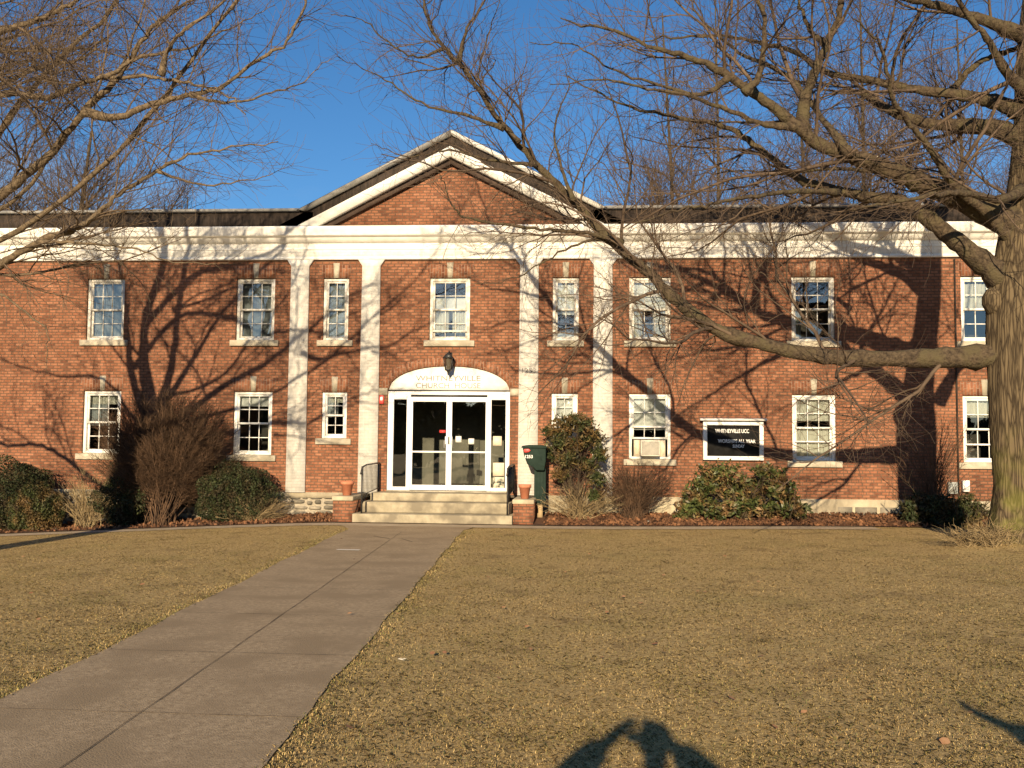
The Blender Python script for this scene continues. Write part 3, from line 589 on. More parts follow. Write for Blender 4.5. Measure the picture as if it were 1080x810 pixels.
tag(m.build('wall_conduit', dark_board, loc=(xw, FY, .4)), 'thin dark conduit running up the brick left of the end windows', 'conduit')
# papers behind the door glass
def sheetpaper(px0, px1, py0, py1, mt, lab, nm='paper_notice', cat='notice', y=None):
    y = y or yd+.035; a, b_ = at(px0, py0, y), at(px1, py1, y); m = MB(); m.box(a[0], b_[0], y, y+.004, b_[2], a[2]); tag(m.build(nm, mt, loc=(a[0], y, b_[2])), lab, cat)
sheetpaper(463.5, 470, 453.5, 456.5, red_m, 'small red and white sticker on the left glass door beside the lock', 'door_sticker', 'sticker', yd+.008)
sheetpaper(480.5, 486.5, 460, 466.5, paper_white, 'small white notice on the right glass door near the lock')
sheetpaper(494, 500, 462.5, 468.5, paper_white, 'small white notice taped at the middle of the right glass door')
sheetpaper(520, 529, 460, 470, paper, 'tan paper notice in the right sidelight at eye height')
sheetpaper(520, 531.5, 488, 502, paper, 'tan upper poster low in the right sidelight', 'poster', 'poster')
sheetpaper(520, 531.5, 503, 517, pic_m, 'dark printed lower poster at the foot of the right sidelight', 'poster', 'poster')

# ---------------------------------------------------------------- trees
def smooth(P, n=5):
    P = np.asarray(P, float); Q = np.vstack([2*P[0]-P[1], P, 2*P[-1]-P[-2]]); out = []
    for i in range(1, len(Q)-2):
        p0, p1, p2, p3 = Q[i-1:i+3]
        for t in np.linspace(0, 1, n, endpoint=False):
            out.append(.5*((2*p1)+(-p0+p2)*t+(2*p0-5*p1+4*p2-p3)*t*t+(-p0+3*p1-3*p2+p3)*t**3))
    out.append(P[-1]); return np.array(out)
def unit(v): return v/(math.sqrt(v@v)+1e-9)
class Tree:
    def __init__(s, seed, minr=.004, up=.25, lenk=34, gap=.13, rs=1.0): s.gap = gap; s.rs = rs; s.r = random.Random(seed); s.big = s.tw = MB(); s.minr = minr; s.up = up; s.n = 0; s.lenk = lenk
    def spawn(s, P, rad, start=.15, dens=1.0, maxr=.06, ratio=(.35, .6), spread=(30, 65), bias=None):
        P = np.asarray(P); seg = np.linalg.norm(np.diff(P, axis=0), axis=1); cum = np.concatenate([[0], np.cumsum(seg)]); Lt = cum[-1]; d = Lt*start
        while d < Lt:
            i = min(len(P)-2, int(np.searchsorted(cum, d)-1)); i = max(i, 0); t = (d-cum[i])/(seg[i]+1e-9); p = P[i]+(P[i+1]-P[i])*t; rl = rad[i]*(1-t)+rad[i+1]*t
            T = unit(P[i+1]-P[i]); cr = min(maxr, rl*s.r.uniform(*ratio)); cr = max(cr, s.minr)
            v = np.array([s.r.gauss(0, 1) for _ in range(3)]); v -= T*(v@T); v = unit(v); a = R(s.r.uniform(*spread)); D = T*math.cos(a)+v*math.sin(a)
            if bias is not None: D = D+bias
            s.branch(p, unit(D+np.array([0, 0, s.up])), cr)
            d += s.r.uniform(.5, 1.5)*(s.gap+3.2*rl)/dens*((1.9-1.45*d/Lt) if maxr > .03 else 1)
    def branch(s, p, D, r0, lk=1.0):
        Lt = s.lenk*r0**.78*s.r.uniform(.7, 1.25)*lk; n = max(3, min(9, int(Lt/.22)+2)); P = [p]; st = Lt/n; d = D.copy()
        for i in range(n):
            d = unit(d+np.array([s.r.gauss(0, .17), s.r.gauss(0, .17), s.r.gauss(0, .15)+s.up*.10])); P.append(P[-1]+d*st)
        P = np.array(P); rad = np.maximum(r0*(1-.78*np.linspace(0, 1, n+1)), s.minr*.6); s.n += 1
        (s.big if r0 > .02 else s.tw).tube(P, rad, 5 if r0 > .02 else 3, cap=False)
        if r0 > s.minr*1.35: s.spawn(P, rad, .12, 1.0 if r0 > .012 else .8, r0*.75, (.42, .72), (22, 60))
def limb(tree, root, pts, r0, r1, name='bough', mat=None, Ys=None, dens=1.05, maxr=.042, ratio=(.25, .5), n=6, start=.15, kd=12, wob=.018, bias=None):
    if Ys is not None:
        k = len(pts); Y = np.interp(np.linspace(0, 1, k), np.linspace(0, 1, len(Ys)), Ys); pts = [at(a, b_, y) for (a, b_), y in zip(pts, Y)]
    P = smooth(pts, n); k = len(P); W = np.array([[tree.r.gauss(0, wob) for _ in range(3)] for _ in range(k)]); W[0] = 0; P = P+W*np.linspace(.3, 1, k)[:, None]
    rad = np.linspace(0, 1, k)**.85*(r1-r0)+r0; arc = np.concatenate([[0], np.cumsum(np.linalg.norm(np.diff(P, axis=0), axis=1))]); rad = rad*tree.rs*(1+.5*np.exp(-(arc/(r0*5.0))**2)); rad = rad*np.array([1+tree.r.gauss(0, .07) for _ in range(k)])
    m = MB(); m.tube(P, rad, kd+2); jit = np.random.default_rng(int(r0*1e4)+k); m.v[0] = m.v[0]+jit.normal(0, 1, m.v[0].shape)*np.repeat(rad, kd+2)[:, None]*.045; o = m.build(name, mat or bark2, root, smooth=True); tree.spawn(P, rad, start, dens, maxr, ratio, bias=bias); return o

def trunk_mesh(P, rad, mat, root, flare=1.0, k=40, seed=1, zb=0):
    P = smooth(P, 8); n = len(P); rad = np.interp(np.linspace(0, 1, n), np.linspace(0, 1, len(rad)), rad); rr = np.random.default_rng(seed)
    an = np.arange(k)*2*math.pi/k; V = []
    ph = rr.random(6)*6.28
    for i in range(n):
        h = P[i][2]-zb; fl = flare*math.exp(-max(h, 0)/.38)
        lob = 1+.035*np.sin(an*5+ph[0]+h*.4)+.03*np.sin(an*9+ph[1]-h*.6)+.03*np.sin(an*3+ph[2]+h*.9)+fl*(.42+.30*np.maximum(0, np.sin(an*4+ph[3]))**2)
        r = rad[i]*lob*(1+rr.normal(0, .012, k)); V.append(np.stack([P[i][0]+r*np.cos(an), P[i][1]+r*np.sin(an), np.full(k, P[i][2])], 1))
    m = MB(); i = np.arange(n-1)[:, None]*k; j = np.arange(k)[None]; j2 = (j+1) % k; m.add(np.concatenate(V), np.stack([i+j, i+j2, i+k+j2, i+k+j], -1).reshape(-1, 4)); return m.build('trunk', mat, root, smooth=True)

# deeply furrowed bark for the big trunk
mb_, nt, b = base_mat('furrowed_bark'); tc = node(nt, 'ShaderNodeTexCoord'); mp = node(nt, 'ShaderNodeMapping'); mp.inputs['Scale'].default_value = (1, 1, .09)
nt.links.new(tc.outputs['Object'], mp.inputs[0]); vo = node(nt, 'ShaderNodeTexVoronoi', Scale=24.0); vo.feature = 'DISTANCE_TO_EDGE'
nn = node(nt, 'ShaderNodeTexNoise', Scale=6.0, Detail=5.0); nt.links.new(mp.outputs[0], nn.inputs['Vector']); mv = node(nt, 'ShaderNodeMixRGB'); mv.inputs[0].default_value = .12
nt.links.new(mp.outputs[0], mv.inputs['Color1']); nt.links.new(nn.outputs['Color'], mv.inputs['Color2']); nt.links.new(mv.outputs[0], vo.inputs['Vector'])
rb = node(nt, 'ShaderNodeValToRGB'); rb.color_ramp.elements[0].color = (.035, .026, .017, 1); rb.color_ramp.elements[1].color = (.135, .102, .06, 1); rb.color_ramp.elements[1].position = .25; nt.links.new(vo.outputs['Distance'], rb.inputs[0])
spz = node(nt, 'ShaderNodeSeparateXYZ'); nt.links.new(tc.outputs['Object'], spz.inputs[0]); mr = node(nt, 'ShaderNodeMapRange'); mr.inputs['From Min'].default_value = 1.9; mr.inputs['From Max'].default_value = .1; mr.inputs['To Max'].default_value = .55
n3 = node(nt, 'ShaderNodeTexNoise', Scale=3.0, Detail=5.0); nt.links.new(tc.outputs['Object'], n3.inputs['Vector']); ml = node(nt, 'ShaderNodeMath', operation='MULTIPLY'); nt.links.new(spz.outputs[2], mr.inputs[0]); nt.links.new(mr.outputs[0], ml.inputs[0]); 
ra = node(nt, 'ShaderNodeValToRGB'); ra.color_ramp.elements[0].position = .4; ra.color_ramp.elements[1].position = .6; nt.links.new(n3.outputs[0], ra.inputs[0]); nt.links.new(ra.outputs[0], ml.inputs[1])
xm = node(nt, 'ShaderNodeMixRGB'); xm.inputs['Color2'].default_value = (.20, .20, .045, 1); nt.links.new(ml.outputs[0], xm.inputs[0]); nt.links.new(rb.outputs[0], xm.inputs['Color1']); nt.links.new(xm.outputs[0], b.inputs['Base Color'])
bu = node(nt, 'ShaderNodeBump', Strength=1.0, Distance=.05); nt.links.new(rb.outputs[0], bu.inputs['Height']); nt.links.new(bu.outputs[0], b.inputs['Normal']); b.inputs['Roughness'].default_value = .95; b.inputs['Specular IOR Level'].default_value = .1

# the big tree on the right
TY = 17.0
tb = np.array([7.07, TY, float(gz(7.0, TY))-.05])
t1 = thing('bare_tree', tb+np.array([0, 0, .05]), 'huge bare tree with furrowed trunk at the right edge, limbs over the facade', 'tree')
def tp_(px, py, Y=TY): return at(px, py, Y)
T1 = Tree(11, minr=.0034, up=.10, lenk=44, gap=.175, rs=.80)
trunk_mesh([tb, tb+(0, 0, .35), tb+(0.02, 0, .9), tp_(1072, 470), tp_(1070, 380), tp_(1070, 300), tp_(1078, 230), tp_(1086, 150), tp_(1088, 60), tp_(1096, -60), tp_(1090, -200)], [.42, .41, .40, .395, .41, .43, .33, .27, .24, .22, .18, .12], mb_, t1, flare=.95, zb=tb[2])
G = dict(tree=T1, root=t1)
limb(pts=[(1088, 370), (1030, 376), (960, 378), (880, 377), (820, 367), (760, 350), (715, 318), (680, 285), (640, 250), (600, 207), (565, 172), (530, 130), (484, 67), (456, 33), (444, -5), (430, -50)], r0=.22, r1=.012, Ys=[17, 17, 17, 17, 16.6, 16.4, 16], start=.10, dens=1.35, maxr=.036, **G)
limb(pts=[(484, 66), (491, 35), (512, -2), (520, -40)], r0=.045, r1=.008, Ys=[16.2, 16], dens=2, **G)
limb(pts=[(532, 136), (491, 121), (445, 109), (407, 84), (358, 60)], r0=.045, r1=.006, Ys=[16.3, 15.8], dens=2, **G)
limb(pts=[(566, 174), (516, 169), (474, 158), (430, 165), (390, 150)], r0=.04, r1=.005, Ys=[16.5, 15.5], dens=1.8, **G)
limb(pts=[(657, 256), (620, 246), (586, 243), (540, 238), (491, 229), (474, 211), (467, 190), (455, 175)], r0=.05, r1=.006, Ys=[16.7, 16, 15.5], dens=1.6, **G)
limb(pts=[(548, 150), (520, 118), (505, 80), (515, 40), (530, -10)], r0=.04, r1=.006, Ys=[16.3, 16.8], dens=2, **G)
limb(pts=[(605, 212), (590, 170), (585, 130), (600, 90), (590, 50)], r0=.04, r1=.005, Ys=[16.4, 17.2], dens=1.8, **G)
limb(pts=[(470, 50), (440, 60), (410, 45), (380, 20), (350, 15)], r0=.03, r1=.005, Ys=[16.2, 15.4], dens=2, **G)
limb(pts=[(640, 252), (615, 255), (575, 275), (540, 295), (500, 300)], r0=.035, r1=.005, Ys=[16.7, 16], **G)
limb(pts=[(1062, 300), (1038, 278), (1003, 250), (976, 229), (950, 212), (920, 208), (897, 204), (848, 190), (816, 169), (784, 144), (753, 130), (700, 121), (650, 108), (600, 80)], r0=.20, r1=.012, Ys=[17, 16.9, 17.2, 17.4, 17], dens=1.1, **G)
limb(pts=[(1078, 240), (1017, 211), (964, 190), (930, 175), (897, 165), (862, 151), (841, 134), (806, 106), (770, 81), (730, 62), (700, 53), (640, 30), (590, 20)], r0=.24, r1=.012, Ys=[17, 16.5, 16, 15.6, 15], dens=1.1, **G)
limb(pts=[(845, 138), (849, 105), (861, 72), (872, 47), (884, 20), (888, -8), (890, -50)], r0=.11, r1=.045, Ys=[16.1, 15.8], **G)
limb(pts=[(872, 48), (855, 32), (842, 0), (835, -40)], r0=.055, r1=.02, Ys=[16, 16], **G)
limb(pts=[(884, 203), (841, 202), (791, 207), (750, 216), (714, 222), (670, 235)], r0=.06, r1=.008, Ys=[16, 14, 13.4], **G)
limb(pts=[(1083, 120), (1050, 108), (1024, 102), (967, 95), (915, 84), (872, 77), (841, 56), (805, 46), (760, 38), (700, 40), (650, 50)], r0=.14, r1=.01, Ys=[17, 17.6, 18.6], **G)
limb(pts=[(1083, 148), (1045, 134), (1003, 132), (960, 125), (930, 112), (905, 95)], r0=.17, r1=.07, Ys=[17, 17.8, 18.2], **G)
limb(pts=[(1083, 40), (1038, 21), (981, 4), (946, -4), (880, -15), (800, -20)], r0=.13, r1=.02, Ys=[17, 16, 15], **G)
limb(pts=[(999, 100), (1031, 67), (1066, 53), (1090, 40)], r0=.06, r1=.05, Ys=[17.6, 17.2], **G)
limb(pts=[(785, 98), (801, 77), (806, 21), (798, -4), (795, -50)], r0=.06, r1=.03, Ys=[15.4, 15.2], **G)
limb(pts=[(1075, 260), (1040, 225), (1010, 200), (985, 165), (960, 130), (940, 100), (930, 50), (900, 20)], r0=.12, r1=.012, Ys=[17, 16, 14.5], **G)
limb(pts=[(1080, 200), (1055, 210), (1020, 204), (990, 205), (950, 212), (900, 220)], r0=.10, r1=.015, Ys=[16.8, 15, 14], **G)
limb(pts=[(1085, 100), (1060, 75), (1040, 40), (1010, 0), (990, -40)], r0=.11, r1=.03, Ys=[16.8, 15.5], **G)
limb(pts=[(964, 190), (930, 182), (880, 178), (830, 183), (780, 180), (730, 186)], r0=.06, r1=.008, Ys=[17.6, 18.4, 19], **G)
limb(pts=[(897, 165), (860, 115), (830, 80), (780, 55), (740, 20), (720, -20)], r0=.08, r1=.01, Ys=[16, 17, 18], **G)
limb(pts=[(841, 134), (800, 130), (740, 105), (690, 95), (640, 85), (580, 90)], r0=.065, r1=.008, Ys=[16, 15.5, 15], **G)
limb(pts=[(770, 81), (740, 100), (700, 90), (650, 75), (610, 50), (560, 45)], r0=.05, r1=.008, Ys=[15.6, 16, 16.3], **G)
limb(pts=[(1100, 300), (1130, 250), (1180, 220), (1260, 200)], r0=.16, r1=.03, Ys=[17, 16.5], **G)
limb(pts=[(1090, 60), (1120, 0), (1180, -60), (1260, -110)], r0=.15, r1=.03, Ys=[17, 17], **G)
limb(pts=[(1090, -60), (1030, -110), (950, -150), (850, -170)], r0=.13, r1=.02, Ys=[17, 16, 15], **G)
m = MB(); P = at(1046, 318, TY-.1); an = [(P[0]-.04+.11*math.cos(q)*1.0, P[2]+.2*math.sin(q)) for q in np.linspace(0, 6.28, 14)[:-1]]
s_ = bpy.data.meshes.new('burl'); 
m.lathe([(.001, P[2]-.24), (.10, P[2]-.2), (.17, P[2]-.05), (.17, P[2]+.08), (.10, P[2]+.2), (.001, P[2]+.23)], P[0]+.02, P[1], 14); m.build('burl', mb_, t1, smooth=True)
T1.tw.build('crown', twig_m, t1); print('T1 twigs', T1.n)

# the multi-stem tree beyond the left edge: trunk shadow on the wall, limbs reaching into the frame
LY = 15.0
def sh_to(px, py, Y=LY):   # a point of the tree from its shadow on the wall
    P = at(px, py, FY); return np.array([P[0]-(FY-Y)*math.tan(SUN_AZ), Y, P[2]+(FY-Y)*math.tan(SUN_EL)/math.cos(SUN_AZ)])
b0 = sh_to(158, 440); b0 = np.array([b0[0], LY, float(gz(b0[0], LY))])
t2 = thing('bare_tree', b0, 'pale limbed bare tree at the left edge, branches over the left wing', 'tree')
T2 = Tree(23, minr=.0034, up=.12, lenk=42, gap=.13, rs=.74); G = dict(tree=T2, root=t2, mat=bark_l)
trunk_mesh([b0-(0, 0, .05), b0+(0, 0, .5), b0+(0.0, 0, 1.6), sh_to(160, 480), sh_to(163, 430)], [.36, .34, .33, .32, .28], mb_, t2, flare=.7, zb=b0[2], seed=4)
limb(pts=[sh_to(160, 440), sh_to(152, 380), sh_to(155, 330), sh_to(172, 280), sh_to(178, 240), sh_to(180, 150), sh_to(170, 50)], r0=.20, r1=.05, **G)
limb(pts=[sh_to(165, 440), sh_to(180, 390), sh_to(188, 330), sh_to(195, 280), sh_to(208, 240), sh_to(230, 150), sh_to(250, 60)], r0=.15, r1=.03, **G)
limb(pts=[sh_to(158, 450), sh_to(140, 400), sh_to(134, 350), sh_to(130, 300), sh_to(118, 240), sh_to(90, 150), sh_to(60, 60)], r0=.15, r1=.03, **G)
limb(pts=[sh_to(170, 430), sh_to(200, 385), sh_to(228, 340), sh_to(260, 300), sh_to(300, 262), sh_to(340, 200), sh_to(380, 120)], r0=.09, r1=.02, Ys=None, **G)
limb(pts=[sh_to(165, 460), sh_to(140, 440), sh_to(110, 400), sh_to(60, 396), sh_to(0, 380)], r0=.08, r1=.02, **G)
limb(pts=[sh_to(150, 535, 15), sh_to(120, 520, 15), sh_to(80, 492, 15), sh_to(45, 470, 15), sh_to(0, 468, 15), sh_to(-60, 440, 15)], r0=.10, r1=.04, **G)
limb(pts=[sh_to(170, 420), sh_to(230, 400), sh_to(270, 350), sh_to(310, 300), sh_to(330, 240)], r0=.06, r1=.015, **G)
limb(pts=[sh_to(165, 450, 15), sh_to(250, 430, 14.5), sh_to(330, 390, 14), sh_to(400, 330, 13.5), sh_to(450, 280, 13.2), sh_to(500, 200, 13)], r0=.07, r1=.015, **G)
# limbs seen against the sky
limb(pts=[(-110, 330), (-60, 270), (0, 208), (50, 165), (88, 118), (125, 80), (150, 42), (175, 18), (225, -8)], r0=.13, r1=.02, Ys=[15, 14, 13.5], **G)
limb(pts=[(-120, 200), (-60, 110), (0, 99), (30, 101), (56, 102), (85, 88), (115, 82), (160, 81), (200, 88), (232, 97), (260, 120)], r0=.09, r1=.01, Ys=[15, 13.8, 13], **G)
limb(pts=[(88, 118), (120, 124), (160, 110), (200, 100), (232, 92), (270, 65), (302, 43), (325, 0), (340, -30)], r0=.075, r1=.012, Ys=[13.6, 13.2], dens=1.5, **G)
limb(pts=[(200, 100), (240, 108), (280, 100), (320, 85), (350, 60)], r0=.035, r1=.005, Ys=[13.3, 13.8], dens=1.6, **G)
limb(pts=[(165, 180), (210, 195), (260, 190), (310, 175)], r0=.03, r1=.004, Ys=[13.2, 13.8], dens=1.5, **G)
limb(pts=[(110, 82), (150, 60), (200, 50), (250, 25), (290, 5)], r0=.04, r1=.006, Ys=[13.4, 14.2], dens=1.5, **G)
limb(pts=[(-80, 330), (-40, 300), (0, 279), (40, 255), (75, 243), (95, 232), (125, 205), (165, 180), (200, 165), (250, 155), (290, 150)], r0=.10, r1=.008, Ys=[15, 13.5, 13], dens=1.5, **G)
limb(pts=[(40, 255), (80, 256), (140, 262), (175, 274), (240, 280)], r0=.035, r1=.005, Ys=[13.6, 13], **G)
limb(pts=[(-100, 130), (-40, 60), (0, 35), (40, 20), (80, 0), (130, -40)], r0=.10, r1=.03, Ys=[15, 14.5], **G)
limb(pts=[(170, 80), (178, 50), (200, 28), (230, 5), (250, -20)], r0=.045, r1=.02, Ys=[13.2, 13], **G)
limb(pts=[(-60, 110), (0, 90), (40, 72), (90, 60), (110, 30), (112, -10)], r0=.06, r1=.01, Ys=[15, 15], **G)
limb(pts=[(-40, 300), (0, 310), (40, 340), (52, 352), (48, 395)], r0=.03, r1=.005, Ys=[13.6, 13], **G)
T2.tw.build('crown', twig_l, t2); print('T2 twigs', T2.n)

# trees standing behind the building
def back_tree(x, y, h, seed, lab, r=.22, lean=0, n=24):
    root = thing('background_tree', (x, y, 0), lab, 'tree', 'bare trees behind the building'); T = Tree(seed, minr=.008, up=.30, lenk=40, gap=.15)
    P = [np.array([x, y, 0.]), np.array([x+lean*.2, y, h*.3]), np.array([x+lean*.5+.2, y, h*.55]), np.array([x+lean, y, h*.95])]
    m = MB(); PP = smooth(P, 6); rad = np.linspace(r, r*.15, len(PP)); m.tube(PP, rad, 10); m.build('trunk', bark2, root, smooth=True)
    for i in range(n):
        k = int(len(PP)*(.3+.66*i/n)); k = min(k, len(PP)-1); a = i*2.4+seed; D = unit(np.array([math.cos(a)*.8, math.sin(a)*.6, .8])); T.branch(PP[k], D, rad[k]*.55, 1.25)
    T.tw.build('crown', twig_m, root); print('bt', T.n)
for i, (px, Y, h, r, lean, lab) in enumerate([
    (68, 36, 15, .30, 1.6, 'thick leaning bare tree behind the left wing of the roof'),
    (-60, 42, 17, .26, .5, 'bare tree behind the roof at the far left edge'),
    (190, 46, 15, .16, .6, 'slim bare tree behind the left wing near the gable foot'),
    (705, 38, 15, .17, -.4, 'slim bare tree just right of the gable behind the roof'),
    (752, 42, 17, .17, .2, 'tall slim bare tree behind the middle of the right roof'),
    (905, 40, 16, .20, .3, 'bare tree behind the right wing of the roof'),
    (845, 48, 18, .18, -.3, 'farthest bare tree behind the right roof'),
    (1010, 45, 17, .20, .2, 'bare tree behind the roof next to the huge trunk')]):
    P = at(px, 220, Y); back_tree(P[0]-lean*.4, Y, h*(1.3 if i > 2 else .95), 40+i, lab, r, lean, 24 if i > 2 else 9)

# ---------------------------------------------------------------- shrubs
def leaves(m, Pn, size, rng, up=.0, asp=2.2):
    n = len(Pn); a = rng.normal(size=(n, 3)); a[:, 2] += up; a /= np.linalg.norm(a, axis=1, keepdims=True); b_ = np.cross(a, rng.normal(size=(n, 3))); b_ /= np.linalg.norm(b_, axis=1, keepdims=True)
    s = size*(.6+.8*rng.random(n))[:, None]; V = np.stack([Pn-a*s*.5*asp, Pn+b_*s*.5, Pn+a*s*.5*asp, Pn-b_*s*.5], 1).reshape(-1, 3); m.add(V, np.arange(n*4).reshape(-1, 4))
def blob_pts(rng, n, c, r, lump=.16, shell=.45, flat=0):
    d = rng.normal(size=(n, 3)); d /= np.linalg.norm(d, axis=1, keepdims=True)
    ph = rng.random(9)*6.28; k = 1+lump*(np.sin(d[:, 0]*5+ph[0])*np.sin(d[:, 2]*6+ph[1])+np.sin(d[:, 1]*7+ph[2]+d[:, 0]*4)*.7)
    rad = (1-shell*rng.random(n)**1.6)*k; P = d*rad[:, None]*np.array(r)+np.array(c); return P
def clipped(name, px, pyt, pyb, pxw, Y, mt, lab, n=9000, size=.035, seed=1, ry=None, cat='shrub', grp=None, lump=.12):
    rng = np.random.default_rng(seed); top = at(px, pyt, Y)[2]; P = at(px, pyb, Y); x = P[0]; zb = float(gz(x, Y)); rx = pxw/2*Y/FPX/1.0; rz_ = (top-zb)/1.75; cz = top-rz_
    root = thing(name, (x, Y, zb), lab, cat, grp); T = Tree(seed, minr=.005, up=.3, lenk=16)
    for i in range(16):
        a = i*2.4; T.branch(np.array([x+.06*math.cos(a), Y+.06*math.sin(a), zb]), unit(np.array([math.cos(a)*rx, math.sin(a)*.6, rz_*1.1])), .016, 1.6)
    T.tw.build('stem', bark2, root)
    m = MB(); Q = blob_pts(rng, n, (x, Y, cz), (rx, ry or rx*.85, rz_), lump); Q = Q[Q[:, 2] > zb+.03]; leaves(m, Q, size, rng); m.build('foliage', mt, root); return root
clipped('clipped_yew', 14, 485, 545, 92, 22.3, yew, 'dark rounded clipped evergreen at the far left edge against the wall', 26000, .024, 2)
clipped('clipped_yew', 38, 512, 560, 62, 21.95, yew2, 'low dull green evergreen in front of the dark rounded one, far left', 20000, .022, 3)
clipped('clipped_yew', 248, 489, 550, 86, 22.2, yew, 'clipped dark evergreen under the lower window, right of the big twiggy bush', 26000, .022, 4, ry=.75)
clipped('evergreen_shrub', 132, 490, 552, 62, 22.2, yew, 'dark evergreen foliage at the left foot of the big twiggy bush', 14000, .025, 5, lump=.25)
clipped('evergreen_shrub', 983, 521, 552, 60, 21.9, yew, 'low dark spreading evergreen in the trunk shadow at right', 6000, .04, 6, lump=.25)
clipped('evergreen_shrub', 1018, 524, 552, 36, 21.4, yew2, 'small sunlit evergreen tuft beside the huge trunk', 3000, .036, 7, lump=.3)
# open yew beside the mailbox
def open_shrub(name, px, py_top, py_b, pxw, Y, mt, lab, clusters, seed, nl, size, stemmat=bark2, asp=2.2):
    rng = np.random.default_rng(seed); rr = random.Random(seed); P = at(px, py_b, Y); x = P[0]; zb = float(gz(x, Y)); root = thing(name, (x, Y, zb), lab, 'shrub')
    m = MB(); mt_ = MB(); T = Tree(seed, minr=.004, up=.2, lenk=17)
    for (cx_, cy_, rw, rh) in clusters:
        c = at(cx_, cy_, Y+rr.uniform(-.3, .3)); rx, rz_ = rw*Y/FPX, rh*Y/FPX
        Q = blob_pts(rng, nl, c, (rx, rx*.9, rz_), .35, .75); Q = Q[Q[:, 2] > zb+.02]; leaves(m, Q, size, rng, asp=asp)
        s0 = np.array([x+rr.uniform(-.12, .12), Y+rr.uniform(-.1, .1), zb-.02]); mid = (s0+c)/2+np.array([rr.uniform(-.08, .08), rr.uniform(-.08, .08), .05]); PP = smooth([s0, mid, c], 6)
        rad = np.linspace(.022, .008, len(PP)); mt_.tube(PP, rad, 6); T.spawn(PP, rad, .2, 1.5, .009, (.4, .7))
    mt_.build('stem', stemmat, root); T.tw.build('twig', twig_m, root); m.build('foliage', mt, root); return root
open_shrub('yew_bush', 608, 436, 540, 60, 22.3, yew2, 'tall ragged open yew bush between the mailbox and the white pilaster', [(595, 447, 15, 10), (615, 450, 16, 12), (590, 465, 13, 9), (625, 462, 13, 10), (606, 468, 14, 9), (584, 478, 9, 7), (632, 478, 9, 8), (600, 485, 12, 8), (620, 490, 11, 8), (630, 505, 9, 7), (592, 500, 9, 7), (628, 522, 8, 6), (608, 437+5, 10, 6), (580, 455, 8, 5)], 12, 520, .030, asp=3.4)
open_shrub('rhododendron', 780, 487, 548, 135, 22.1, rhodo, 'broad sprawling rhododendron below the notice board', [(760, 498, 22, 10), (745, 510, 17, 10), (735, 527, 17, 12), (725, 538, 12, 9), (770, 518, 18, 12), (795, 515, 17, 11), (812, 502, 15, 9), (825, 515, 14, 10), (788, 535, 20, 10), (760, 538, 18, 9), (815, 535, 18, 10), (838, 537, 14, 9), (830, 525, 10, 7), (805, 496, 10, 6)], 13, 620, .046, asp=2.6)
# bare multi-stem bushes
def twig_bush(name, px, py_top, py_b, pxw, Y, mt, lab, n, seed, r0=.014, fan=1.0, minr=.0035, lk=1.0, low=0.35, tw=1.6, lenk=14):
    rr = random.Random(seed); P = at(px, py_b, Y); x = P[0]; zb = float(gz(x, Y)); H = at(px, py_top, Y)[2]-zb; hw = pxw/2*Y/FPX; root = thing(name, (x, Y, zb), lab, 'shrub')
    m = MB(); T = Tree(seed, minr=minr, up=.12, lenk=lenk)
    for i in range(n):
        u = rr.uniform(-1, 1); v = rr.uniform(-1, 1)*.7; h = H*(1-.28*abs(u)**2.4)*rr.uniform(low+.25, 1.0)
        s0 = np.array([x+rr.gauss(0, .12)*fan, Y+rr.gauss(0, .1), zb-.03]); e = np.array([x+u*hw, Y+v*hw*.6, zb+h]); mid = s0*.5+e*.5+np.array([-(u*hw)*.07, -v*hw*.05, h*.04])
        PP = smooth([s0, mid, e], 6)+np.array([[rr.gauss(0, .012) for _ in range(3)] for _ in range(13)]); rad = np.linspace(r0*rr.uniform(.5, 1), minr, 13); m.tube(PP, rad, 4, cap=False)
        T.spawn(PP, rad, .3, tw, .006, (.5, .9), (14, 55))
    m.build('stem', mt, root); T.tw.build('twig', mt, root); print(name, T.n); return root
twig_bush('twiggy_bush', 170, 410, 553, 150, 22.1, redtwig, 'very large vase shaped bare brown bush between the left lower windows', 300, 21, .014, lk=1, low=.25, tw=4.5, lenk=26)
twig_bush('twiggy_bush', 668, 484, 548, 84, 22.3, redtwig, 'reddish bare bush below the air conditioner window', 190, 22, .009, low=.2)
twig_bush('twiggy_bush', 612, 510, 548, 90, 22.2, dry_m, 'low thin bare growth around the foot of the ragged yew', 90, 29, .007, low=.2)
twig_bush('twiggy_bush', 985, 432, 545, 88, 22.3, redtwig, 'thin bare bush beside the trunk shadow, left of the huge trunk', 60, 23, .009, low=.2)
twig_bush('dry_perennial', 92, 492, 556, 70, 22.0, dry_m, 'straw coloured dry stems between the evergreens at left', 110, 24, .008, low=.1)
twig_bush('dry_perennial', 268, 522, 551, 80, 21.95, dry_m, 'short dry straw clump in front of the rubble stone footing', 110, 25, .006, low=.0)
twig_bush('dry_perennial', 1048, 548, 575, 54, 16.4, dry_m, 'dry sprouts and weeds around the foot of the huge trunk', 60, 26, .005, low=.0)
twig_bush('dry_perennial', 1022, 552, 580, 60, 16.6, dry_m, 'grey green weeds left of the foot of the huge trunk', 60, 27, .004, low=.0)

